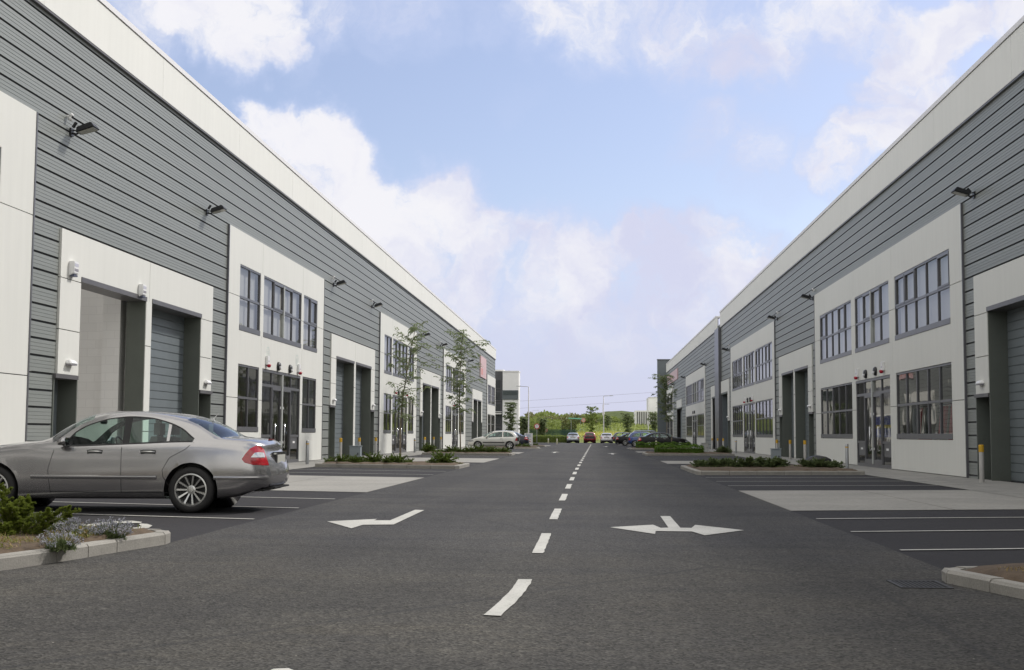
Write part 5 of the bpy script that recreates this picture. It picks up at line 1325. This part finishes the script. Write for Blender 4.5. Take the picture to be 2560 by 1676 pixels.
def round_sign(x, y, z, r_, label, legend=True, back=False):
    root = empty('round_sign', (x, y, 0)); tag(root, label, 'road sign', 'round road signs')
    b = MB(); b.tube([(0, 0, 0), (0, 0, z+r_*.8)], .04, 8); b.build('post', M['galv'], root)
    b = MB(); b.lathe([(0, -.05), (r_, -.05), (r_, -.075), (0, -.075)], (0, 0, z), 'y', 28); b.build('sign_rim', M['pinkr'] if back else M['red'], root)
    b = MB(); b.lathe([(0, -.078), (r_*.72, -.078), (r_*.72, -.082), (0, -.082)], (0, 0, z), 'y', 28); f = b.build('sign_face', M['white'] if not back else mat('faded_sign', (.50, .36, .33), .6), root)
    if legend:
        b = MB(); q = r_*.38
        for zz in (.12, -.12): b.box((-q, -.088, z+zz*r_/.4-.02), (q, -.085, z+zz*r_/.4+.02))
        b.box((-q, -.088, z-.05), (-q*.7, -.085, z+.05)); b.box((q*.7, -.088, z-.05), (q, -.085, z+.05)); b.build('legend', M['rub'], f)
    return root
round_sign(-8.15, 186.5, 2.42, .41, 'white round sign with a thick red border on a grey post at the road end')
round_sign(-11.0, 200, 2.1, .33, 'faded pinkish round sign left of the lamp post', False, True); round_sign(-7.4, 201, 1.9, .33, 'faded pinkish round sign right of the red bordered sign', False, True)
round_sign(-1.75, 250, 4.1, .42, 'pale round sign high among the trees beside the teal canopy', False, True)
# white board
root = empty('notice_board', (-6.15, 122.3, 0)); tag(root, 'white notice board with blue and red lines standing by the dark navy car', 'notice board')
b = MB(); b.box((-.40, 0, .10), (.40, .05, 1.32)); b.build('board', M['white'], root, bevel=.01)
for s in (-.3, .26): b = MB(); b.box((s, .0, -.0), (s+.05, .05, .14)); b.build('leg', M['galv'], root)
b = MB(); rr = random.Random(2)
for zz, x0, x1, m in ((1.17, -.25, .25, 0), (1.08, -.22, .2, 0), (.98, -.24, .22, 0), (.80, -.26, .04, 1), (.70, -.26, .24, 2), (.66, -.26, .0, 1), (.54, -.24, .22, 2), (.49, -.2, .24, 2)):
    x = x0
    while x < x1:
        w_ = rr.uniform(.02, .06); b.box((x, -.006, zz-.022), (min(x+w_, x1), -.001, zz+.022), m); x += w_+.018
b.box((-.32, -.006, .19), (.32, -.001, .24), 1)
b.build('print', [mat('blue_print', (.12, .25, .45), .6), M['rub'], M['red']], root)
# bollards
def bollard_fn(yellow):
    def f():
        root = empty('bollard'); b = MB(); H = .97 if yellow else .90
        b.lathe([(.0, 0), (.062, 0), (.062, H-.015), (.05, H), (0, H)], (0, 0, 0), 'z', 18); b.build('post', M['steelwhite'] if yellow else M['galv'], root, auto=40)
        if yellow: b = MB(); b.lathe([(.0625, H-.185), (.067, H-.18), (.067, H-.012), (.052, H+.004), (0, H+.004)], (0, 0, 0), 'z', 18); b.build('cap_band', M['yellow'], root, auto=40)
        else: b = MB(); b.lathe([(.063, H-.14), (.064, H-.14), (.064, H-.10), (.063, H-.10)], (0, 0, 0), 'z', 18); b.build('cap_band', M['yellow'], root)
        return root
    return f
BY, BG = Proto(bollard_fn(True)), Proto(bollard_fn(False))
for x, y, yl, lab in ((10.0, 33.4, 1, 'yellow topped bollard nearest on the right, before the grey side door'), (9.25, 46.9, 0, 'plain grey bollard in front of the right glass entrance'),
        (9.95, 60.3, 1, 'yellow topped bollard before the nearer loading door of the right double dock'), (9.95, 64.7, 1, 'yellow topped bollard before the farther loading door of the right double dock'), (9.95, 69.3, 1, 'yellow topped bollard at the far side door of the right double dock'),
        (9.7, 86.7, 0, 'plain grey bollard before the far glass entrance on the right'), (9.9, 97, 1, 'yellow topped bollard, nearest of the three by the right link wall'), (9.9, 101.2, 1, 'yellow topped bollard, middle of the three by the right link wall'), (9.9, 105.8, 1, 'yellow topped bollard, farthest of the three by the right link wall'),
        (-10.75, 47.4, 0, 'plain grey bollard right of the first left glass entrance'), (-11.4, 57.0, 1, 'yellow topped bollard before the first door of the second left dock'), (-11.4, 61.6, 1, 'yellow topped bollard standing behind the grey cabinet on the left'), (-11.4, 66.3, 1, 'yellow topped bollard at the side door of the second left dock'),
        (-11.2, 79.6, 0, 'plain grey bollard before the second left glass front'), (-11.4, 86.0, 1, 'yellow topped bollard before the first door of the third left dock'), (-11.4, 90.8, 1, 'yellow topped bollard before the second door of the third left dock'), (-11.4, 95.2, 1, 'yellow topped bollard partly behind the white wall of the fourth left office front')):
    (BY if yl else BG).place((x, y, 0), 0, 1, label=lab, cat='bollard', group='steel bollards along the facades')
def pale_bollard():
    root = empty('bollard'); b = MB(); b.lathe([(0, 0), (.085, 0), (.085, .68), (.06, .72), (0, .72)], (0, 0, 0), 'z', 14); b.build('post', M['straw2'], root, auto=40); b = MB(); b.lathe([(.086, .50), (.088, .50), (.088, .58), (.086, .58)], (0, 0, 0), 'z', 14); b.build('band', M['white'], root); return root
M['straw2'] = mat('pale_concrete_post', (.50, .48, .33), .8)
BP = Proto(pale_bollard)
for x, y, lab in ((5.6, 112, 'short pale bollard in front of the black saloon'), (-6.2, 179, 'short pale bollard before the rough hedge at the road end'), (-4.45, 160, 'short pale yellowish bollard on the road edge left of the silver saloon')): BP.place((x, y, 0), 0, 1, label=lab, cat='bollard', group='short pale bollards')
# cabinets
def cabinet(x, y, w_, h_, m, label):
    root = empty('utility_cabinet', (x, y, .08)); tag(root, label, 'utility cabinet', 'street cabinets in the planting beds')
    b = MB(); b.box((-w_/2, -.16, .04), (w_/2, .16, h_)); b.build('housing', M[m], root, bevel=.008)
    b = MB(); b.box((-w_/2-.02, -.18, h_), (w_/2+.02, .18, h_+.03)); b.build('lid', M[m], root, bevel=.006)
    b = MB(); b.box((-w_/2+.04, -.17, .1), (w_/2-.04, -.162, h_-.05)); d_ = b.build('door', M[m], root); b = MB(); b.box((w_/2-.1, -.185, h_*.5), (w_/2-.07, -.17, h_*.5+.08)); b.build('handle', M['black'], d_)
    b = MB(); b.box((-w_/2-.02, -.17, -.05), (w_/2+.02, .17, .04)); b.build('plinth', M['kerbg'], root)
cabinet(-8.72, 46.4, .40, .62, 'cabinet', 'grey metal cabinet in the left bed among junipers'); cabinet(6.55, 45.9, .33, .62, 'cabinet', 'grey metal cabinet among the grey green shrubs on the right'); cabinet(6.95, 79.2, .42, .62, 'cabc', 'pale cabinet at the end of the long clipped hedge')
b = MB(); r = random.Random(9); prof = [(.0, 0), (.26, .02), (.33, .14), (.30, .28), (.18, .38), (.05, .42), (.0, .42)]; b.lathe(prof, (0, 0, 0), 'z', 16)
for i, v in enumerate(b.v): b.v[i] = (v[0]*1.5+r.uniform(-.02, .02), v[1]+r.uniform(-.02, .02), v[2]+r.uniform(-.01, .01))
o = b.build('refuse_sack', M['trimblack'], smooth=True); place(o, 7.62, 43.6, .1, label='dark rounded refuse sack among the brown shrubs of the right bed', cat='sack')
# ------------------------------------------------------------------ fittings on the facades
def flood():
    root = empty('flood_light')
    b = MB(); b.box((0, -.09, -.12), (.05, .09, .10)); b.tube([(.03, 0, -.03), (.16, 0, -.06), (.26, 0, .0)], .03, 8); b.tube([(.03, .06, .06), (.22, .05, .04)], .02, 6); b.build('bracket', M['black'], root)
    b = MB(); b.hexa([(.20, -.17, -.05), (.74, -.23, .10), (.74, .23, .10), (.20, .17, -.05), (.20, -.13, .12), (.62, -.19, .25), (.62, .19, .25), (.20, .13, .12)]); b.build('head', M['black'], root, bevel=.02)
    b = MB(); b.hexa([(.27, -.15, -.045), (.70, -.19, .075), (.70, .19, .075), (.27, .15, -.045), (.27, -.15, -.02), (.70, -.19, .09), (.70, .19, .09), (.27, .15, -.02)]); b.build('lens', M['lens'], root)
    b = MB(); b.tube([(.10, -.1, .10), (.20, -.12, .24)], .045, 8); b.build('ballast_box', M['black'], root)
    return root
FLP = Proto(flood)
def onwall(P_, F, d, z, o=.05, s=1, **k): return P_.place(F.p(d, z + (0 if F.L else 0), o), 0 if F.L else PI, s, **k)
for F, d, z, lab in ((FA, 28.0, 8.07, 'nearest left flood light, above the open loading bay'), (FA, 38.3, 8.03, 'left flood light just before the first two storey office front'), (FA, 57.7, 8.07, 'left flood light just beyond the first office front'), (FA, 68.0, 8.1, 'left flood light before the second office front'), (FA, 88.4, 8.1, 'left flood light over the third dock, behind the young tree'), (FA, 99.2, 8.15, 'left flood light before the fourth office front, right of the leaning tree'), (FA, 121.5, 8.2, 'farthest left flood light, hidden by the bushier tree'),
        (FB, 35.8, 7.95, 'nearest right flood light at the corner of the nearest office front'), (FB, 61.9, 7.85, 'right flood light at the far corner of the nearest office front'), (FB, 73.7, 7.93, 'right flood light above the far corner of the right double dock'), (FB, 99.7, 7.85, 'right flood light beside the link wall'), (FB, 119.8, 7.8, 'flood light at the near corner of the farther right terrace office'), (FB, 146.4, 7.8, 'flood light at the far corner of the farther right terrace office'), (FB, 166.4, 7.8, 'farthest right flood light, just under the pink sign board')):
    onwall(FLP, F, d, z, .05, .84, label=lab, cat='flood light', group='black flood lights on the cladding')
def camp():
    root = empty('security_camera'); b = MB(); b.tube([(0, 0, 0), (.10, 0, 0)], .028, 8); b.build('bracket', M['white'], root)
    b = MB(); b.tube([(.07, 0, -.02), (.10, .0, -.10)], [.05, .035], 10); b.tube([(.09, 0, .03), (.13, 0, .0)], [.055, .05], 10); b.build('housing', M['white'], root, smooth=True)
    b = MB(); b.tube([(.13, 0, -.02), (.15, 0, -.03)], .03, 8); b.build('lens', M['black'], root); return root
CP = Proto(camp)
for F, d, z, lab in ((FA, 27.75, 8.38, 'small white camera beside the nearest left flood light'), (FA, 57.3, 8.36, 'small white camera beside the flood light beyond the first office front'), (FA, 67.6, 8.38, 'small white camera by the flood light before the second office front'), (FA, 98.7, 8.4, 'small white camera by the flood light right of the leaning tree'), (FB, 61.3, 8.2, 'small camera by the right flood light at the far corner of the nearest office'), (FB, 73.2, 8.25, 'small camera by the right flood light above the double dock'), (FB, 99.2, 8.2, 'small camera by the flood light beside the link wall')):
    onwall(CP, F, d, z, .05, 1, label=lab, cat='security camera', group='small white cameras by the flood lights')
def bell():
    root = empty('alarm_box'); b = MB(); b.box((0, -.16, -.08), (.10, .16, .28)); b.build('housing', M['white'], root, bevel=.015)
    b = MB(); b.lathe([(0, -.13), (.06, -.12), (.085, -.06), (.085, 0), (0, 0)], (.11, 0, -.06), 'z', 14); b.build('beacon', M['red'], root, smooth=True)
    b = MB(); b.box((.10, -.10, .04), (.103, .10, .09)); b.build('print', M['sgrey'], root); return root
BLP = Proto(bell)
for F, d, z, lab in ((FA, 45.75, 3.75, 'white alarm box with red beacon, left one above the first left entrance'), (FA, 50.75, 3.72, 'white alarm box with red beacon, right one above the first left entrance'), (FA, 76.0, 3.75, 'white alarm box with red beacon, left one above the second left entrance'), (FA, 80.6, 3.75, 'white alarm box with red beacon, right one above the second left entrance'), (FA, 108.1, 3.75, 'alarm box with red beacon, left one above the fourth left front'), (FA, 112.2, 3.75, 'alarm box with red beacon, right one above the fourth left front'),
        (FB, 51.5, 3.62, 'alarm box with red beacon, left one above the nearest right entrance'), (FB, 47.0, 3.65, 'alarm box with red beacon, right one above the nearest right entrance'), (FB, 89.0, 3.62, 'alarm box with red beacon, left one above the second right entrance'), (FB, 84.9, 3.62, 'alarm box with red beacon, right one above the second right entrance')):
    onwall(BLP, F, d, z, OP, .92, label=lab, cat='alarm box', group='alarm boxes over the entrances')
def bulk():
    root = empty('bulkhead_lamp'); b = MB(); b.lathe([(0, 0), (.17, 0), (.17, .05), (.13, .10), (0, .12)], (0, 0, 0), 'x', 22); b.build('base', M['black'], root, smooth=True)
    b = MB(); n = 12; pts = [(math.cos(math.pi+math.pi*k/n)*.135, math.sin(math.pi+math.pi*k/n)*.135) for k in range(n+1)]
    s0 = len(b.v); b.v += [(.10, y, z) for y, z in pts] + [(.145, y*.8, z*.8) for y, z in pts]; b.face([s0+n+1+k for k in range(n+1)])
    for k in range(n): b.face([s0+k, s0+k+1, s0+n+2+k, s0+n+1+k])
    b.build('diffuser', M['white'], root); return root
BKP = Proto(bulk)
for F, d, z, lab in ((FA, 47.45, 3.71, 'round lamp, left of the pair over the first left entrance'), (FA, 49.3, 3.71, 'round lamp, right of the pair over the first left entrance'), (FA, 77.4, 3.72, 'round lamp, left of the pair over the second left entrance'), (FA, 79.2, 3.72, 'round lamp, right of the pair over the second left entrance'), (FA, 109.6, 3.72, 'round lamp, left of the pair over the fourth left front'), (FA, 110.9, 3.72, 'round lamp, right of the pair over the fourth left front'),
        (FB, 50.0, 3.60, 'round lamp, left of the pair over the nearest right entrance'), (FB, 48.3, 3.62, 'round lamp, right of the pair over the nearest right entrance'), (FB, 87.6, 3.62, 'round lamp, left of the pair over the second right entrance'), (FB, 86.2, 3.62, 'round lamp, right of the pair over the second right entrance'), (FB, 134.8, 3.62, 'round lamp, left of the pair on the farther right terrace'), (FB, 132.8, 3.62, 'round lamp, right of the pair on the farther right terrace')):
    onwall(BKP, F, d, z, OP, 1.0, label=lab, cat='wall lamp', group='round bulkhead lamps over the entrances')
def legl():
    root = empty('door_lamp'); b = MB(); b.hexa([(0, -.22, .0), (.16, -.22, .0), (.16, .22, .0), (0, .22, .0), (0, -.16, .10), (.10, -.16, .10), (.10, .16, .10), (0, .16, .10)]); b.build('housing', M['white'], root, bevel=.02); b = MB(); b.box((.0, -.18, -.03), (.13, .18, .0)); b.build('diffuser', M['sdark'], root); return root
LLP = Proto(legl)
for F, d, z, lab in ((FA, 28.2, 2.72, 'white lamp over the side door at the open loading bay'), (FA, 38.5, 2.7, 'white lamp over the grey side door behind the saloon roof'), (FA, 57.9, 2.7, 'white lamp over the near side door of the second left dock'), (FA, 68.4, 2.7, 'white lamp over the far side door of the second left dock'), (FA, 88.2, 2.7, 'white lamp over the near side door of the third left dock'), (FA, 98.7, 2.7, 'white lamp over the far side door of the third left dock'), (FB, 35.35, 2.62, 'white lamp over the nearest right side door'), (FB, 62.8, 2.62, 'white lamp over the near side door of the right double dock'), (FB, 72.6, 2.62, 'white lamp over the far side door of the right double dock'), (FB, 100.3, 2.62, 'white lamp over the side door by the link wall')):
    onwall(LLP, F, d, z, OP, .95, label=lab, cat='wall lamp', group='white lamps over the side doors')
def plt():
    root = empty('sensor_box'); b = MB(); b.hexa([(0, -.13, 0), (.13, -.13, .06), (.13, .13, .06), (0, .13, 0), (0, -.13, .34), (.13, -.13, .34), (.13, .13, .34), (0, .13, .34)]); b.build('housing', M['white'], root, bevel=.012)
    b = MB(); b.box((.13, -.10, .22), (.134, .11, .29)); b.build('print', M['sgrey'], root); b = MB(); b.box((.13, -.10, .11), (.134, .11, .17)); b.build('print', M['sdark'], root); b = MB(); b.box((.02, -.1, -.01), (.12, .1, .03)); b.build('grille', M['rub'], root); return root
PLP = Proto(plt)
for d, z, lab in ((28.15, 4.74, 'white box with grey print at the left corner over the open loading bay'), (32.6, 4.74, 'white box with grey print between the two loading bays')): onwall(PLP, FA, d, z, OP, 1, label=lab, cat='alarm box', group='white boxes over the first loading bays')
def emblem(d, lab):
    root = empty('unit_number'); b = MB(); n = 30; R0 = .23
    for k in range(n):
        a, c = 2*math.pi*k/n, 2*math.pi*(k+1)/n; b.poly([(.004, math.cos(a)*R0, math.sin(a)*R0), (.004, math.cos(c)*R0, math.sin(c)*R0), (.004, math.cos(c)*(R0-.02), math.sin(c)*(R0-.02)), (.004, math.cos(a)*(R0-.02), math.sin(a)*(R0-.02))])
    for z0, zz in ((.03, .055), (-.075, .065)):
        for k in range(16):
            a, c = 2*math.pi*k/16, 2*math.pi*(k+1)/16; b.poly([(.004, math.cos(a)*zz, z0+math.sin(a)*zz), (.004, math.cos(c)*zz, z0+math.sin(c)*zz), (.004, math.cos(c)*(zz-.02), z0+math.sin(c)*(zz-.02)), (.004, math.cos(a)*(zz-.02), z0+math.sin(a)*(zz-.02))])
    b.build('print', M['teal'], root); root.location = FA.p(d, 4.12, OP); tag(root, lab, 'unit number', 'faint circled unit numbers')
emblem(45.95, 'faint teal circled number, left one above the first left entrance'); emblem(50.55, 'faint teal circled number, right one above the first left entrance')
def board(F, d0, d1, z0, z1, mt, label, inner):
    root = empty('sign_board', F.p((d0+d1)/2, 0, 0)); tag(root, label, 'sign board'); b = MB(); F.box(b, d0, d1, z0, z1, .05, .16); o = b.build('board', M[mt], root); o.location = -root.location
    b = MB(); inner(b, F); o = b.build('print', [M['pinkr'], M['white'], M['rub']], root); o.location = -root.location
def in1(b, F):
    F.box(b, 135.2, 137, 7.6, 8.3, .16, .165, 0)
board(FA, 134.5, 141.6, 7.35, 9.6, 'pink', 'pink and red sign board high on the left facade behind the tree', in1)
def in2(b, F):
    F.box(b, 168, 176, 8.75, 8.95, .16, .165, 0); F.box(b, 172, 179, 8.45, 8.6, .16, .165, 2)
FB.zo = 0
board(FB, 159.0, 180.5, 8.25, 9.6, 'pink', 'pink sign board high on the farther right terrace', in2)
root = empty('round_emblem', FB.p(172.5, 7.1, .22)); tag(root, 'white round emblem with a green swirl under the pink sign board', 'emblem')
b = MB(); b.lathe([(0, -.05), (.8, -.05), (.8, .05), (0, .05)], (0, 0, 0), 'x', 30)
for i, v in enumerate(b.v): b.v[i] = (v[0], v[1]*4.2, v[2])
b.build('disc', M['white_far'], root); b = MB()
for k in range(10):
    a, c = .5+2.6*k/10, .5+2.6*(k+1)/10; b.poly([(-.055, math.cos(a)*2.2, math.sin(a)*.52), (-.055, math.cos(c)*2.2, math.sin(c)*.52), (-.055, math.cos(c)*1.7, math.sin(c)*.38), (-.055, math.cos(a)*1.7, math.sin(a)*.38)])
b.build('swirl', mat('green_print', (.12, .35, .22), .5), root)
FB.zo = -.12
# overhead power lines
for z0, z1, lab in ((12.4, 15.2, 'upper power line crossing low over the horizon'), (10.0, 12.6, 'lower power line crossing low over the horizon')):
    b = MB(); m = (z1-z0)/40; b.tube([(x, 420, z0+(x+22)*m + .00012*(x*x)) for x in range(-150, 160, 10)], .032, 5); tag(b.build('power_line', M['sdark']), lab, 'power line', 'overhead power lines')
# ------------------------------------------------------------------ sky, sun, render
w = bpy.data.worlds.new('World'); scene.world = w; w.use_nodes = True; t = w.node_tree
bg = t.nodes['Background']
SUN_EL, SUN_AZ = R(42), R(50)      # azimuth from the road direction toward the right
sky = N(t, 'ShaderNodeTexSky', sky_type='NISHITA', sun_disc=False); sky.sun_elevation = SUN_EL; sky.sun_rotation = SUN_AZ
sky.air_density = 1.0; sky.dust_density = 1.2; sky.ozone_density = 1.5
tc = N(t, 'ShaderNodeTexCoord', name='TC'); gv = tc.outputs['Generated']
def VM(op, a, b=None, **k):
    n = N(t, 'ShaderNodeVectorMath', operation=op)
    for i, v in enumerate((a, b)):
        if v is None: continue
        if isinstance(v, (tuple, list, Vector)): n.inputs[i].default_value = tuple(v)
        elif isinstance(v, (int, float)): n.inputs['Scale'].default_value = v
        else: t.links.new(v, n.inputs[i])
    return n.outputs['Value' if op in ('DOT_PRODUCT', 'LENGTH', 'DISTANCE') else 'Vector']
def MA(op, a, b=None, c=None):
    n = N(t, 'ShaderNodeMath', operation=op)
    for i, v in enumerate((a, b, c)):
        if v is None: continue
        if isinstance(v, (int, float)): n.inputs[i].default_value = v
        else: t.links.new(v, n.inputs[i])
    return n.outputs[0]
def NZ(scale, detail, out='Fac', rough=.55, vec=None, dist=0):
    n = N(t, 'ShaderNodeTexNoise'); n.inputs['Scale'].default_value = scale; n.inputs['Detail'].default_value = detail; n.inputs['Roughness'].default_value = rough; n.inputs['Distortion'].default_value = dist
    t.links.new(vec if vec is not None else gv, n.inputs['Vector']); return n.outputs[out]
def MR(v, a, b, c=0, d=1, smooth=True):
    n = N(t, 'ShaderNodeMapRange', interpolation_type='SMOOTHSTEP' if smooth else 'LINEAR')
    t.links.new(v, n.inputs[0]); 
    for i, q in zip((1, 2, 3, 4), (a, b, c, d)): n.inputs[i].default_value = q
    return n.outputs[0]
wob = VM('SUBTRACT', NZ(14, 5, 'Color', .6), (.5, .5, .5)); wob2 = VM('SUBTRACT', NZ(4.5, 2, 'Color'), (.5, .5, .5))
vv = VM('NORMALIZE', VM('ADD', VM('ADD', gv, VM('SCALE', wob, .085)), VM('SCALE', wob2, .04)))
# cloud banks: (px, py, radius px, density)
BL = [(470, 10, 120, 1), (600, 60, 125, 1), (690, 110, 85, .9), (830, 20, 130, .6), (1010, 10, 130, .55), (330, 60, 110, .6), (760, 170, 70, .35),
      (640, 325, 62, 1), (730, 370, 90, 1.1), (830, 370, 95, 1.1), (880, 450, 100, 1.1), (790, 450, 100, 1), (950, 520, 90, 1), (1090, 540, 110, .95), (1190, 590, 100, .9), (1010, 620, 150, 1), (860, 380, 60, 1),
      (1140, 700, 150, .9), (1330, 640, 120, .85), (1480, 690, 150, .95), (1640, 620, 110, 1), (1700, 720, 130, .95), (1860, 700, 120, .9), (1570, 790, 150, .8), (1350, 800, 160, .8), (1720, 830, 130, .75), (1680, 560, 60, .7), (1500, 600, 80, .6), (1760, 590, 80, .7),
      (1350, 10, 140, .7), (1460, 60, 120, .7), (1600, 20, 120, .62), (1740, 60, 150, .72), (1850, 120, 110, .75), (1980, 50, 130, .7), (2150, 10, 120, .72), (1200, 60, 90, .45),
      (2290, 130, 105, 1), (2380, 90, 80, 1), (2240, 220, 90, .9), (2340, 210, 90, .9), (2560, 40, 90, 1),
      (2150, 350, 85, 1), (2080, 400, 80, .9), (2220, 330, 80, .95), (2020, 390, 60, .6),
      (1770, 320, 85, .55), (1880, 360, 85, .6), (1290, 280, 60, .2), (1930, 440, 90, .35), (2400, 330, 120, .6)]
acc = None
for px, py, r, dn in BL:
    c = pxdir(px, py); a = r/FP
    dt = VM('DOT_PRODUCT', vv, tuple(c))
    m = MR(dt, math.cos(a*1.45), math.cos(a*.25), 0, dn)
    acc = m if acc is None else MA('MAXIMUM', acc, m)
# out-of-view clouds over the rest of the sky, made broad and bright as fill light
sp = N(t, 'ShaderNodeSeparateXYZ'); t.links.new(gv, sp.inputs[0])
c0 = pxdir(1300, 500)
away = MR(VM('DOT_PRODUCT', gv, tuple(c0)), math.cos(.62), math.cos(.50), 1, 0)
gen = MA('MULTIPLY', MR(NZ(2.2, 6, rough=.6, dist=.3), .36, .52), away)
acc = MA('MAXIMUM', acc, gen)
fb = NZ(24, 9, rough=.66, vec=vv)
den = MA('MULTIPLY', acc, MR(fb, .25, .62, .55, 1.2, False))
# thin veil toward the horizon
veil = MR(sp.outputs[2], .10, .17, .80, 0)
mask = MA('MINIMUM', MA('MAXIMUM', den, veil), 1.0)
mask = MR(mask, .0, 1.0)
shade = MR(NZ(8, 5, rough=.6, vec=vv), .38, .62)
clc = mixc(t, shade, (.67, .69, .87), (.91, .905, .95))
clc = mixc(t, MR(den, .35, .9), (.60, .68, .92), clc)
hz = MR(sp.outputs[2], .015, .13, 1, 0)
clc = mixc(t, hz, clc, (.64, .665, .85))
skc = mixc(t, 1, sky.outputs[0], (SKYK*.82, SKYK*.98, SKYK*1.05), 'MULTIPLY') if False else None
s1 = VM('SCALE', sky.outputs[0], .135)
s1 = mixc(t, 1, s1, (1.0, .96, 1.04), 'MULTIPLY')
s1 = mixc(t, .22, s1, (.72, .76, .92))
clc = mixc(t, away, clc, mixc(t, MR(sp.outputs[1], -.1, .3), (1.30, 1.27, 1.20), (.92, .90, .88)))  # unseen clouds behind the camera brightened to light the surfaces facing it
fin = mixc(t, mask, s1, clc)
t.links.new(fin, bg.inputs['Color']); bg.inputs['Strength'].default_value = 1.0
sd = bpy.data.lights.new('sun', 'SUN'); sd.energy = 3.0; sd.angle = R(7); sd.color = (1, .96, .90)
so = bpy.data.objects.new('sun', sd); COL.objects.link(so)
dv = Vector((math.sin(SUN_AZ)*math.cos(SUN_EL), math.cos(SUN_AZ)*math.cos(SUN_EL), math.sin(SUN_EL)))
so.rotation_euler = dv.to_track_quat('Z', 'Y').to_euler()
vs_ = scene.view_settings; vs_.view_transform = 'Standard'; vs_.look = 'None'; vs_.exposure = 0; vs_.gamma = 1; vs_.use_curve_mapping = False
scene.cycles.max_bounces = 8; scene.cycles.transparent_max_bounces = 16; scene.cycles.caustics_reflective = False; scene.cycles.caustics_refractive = False
scene.cycles.sample_clamp_indirect = 5
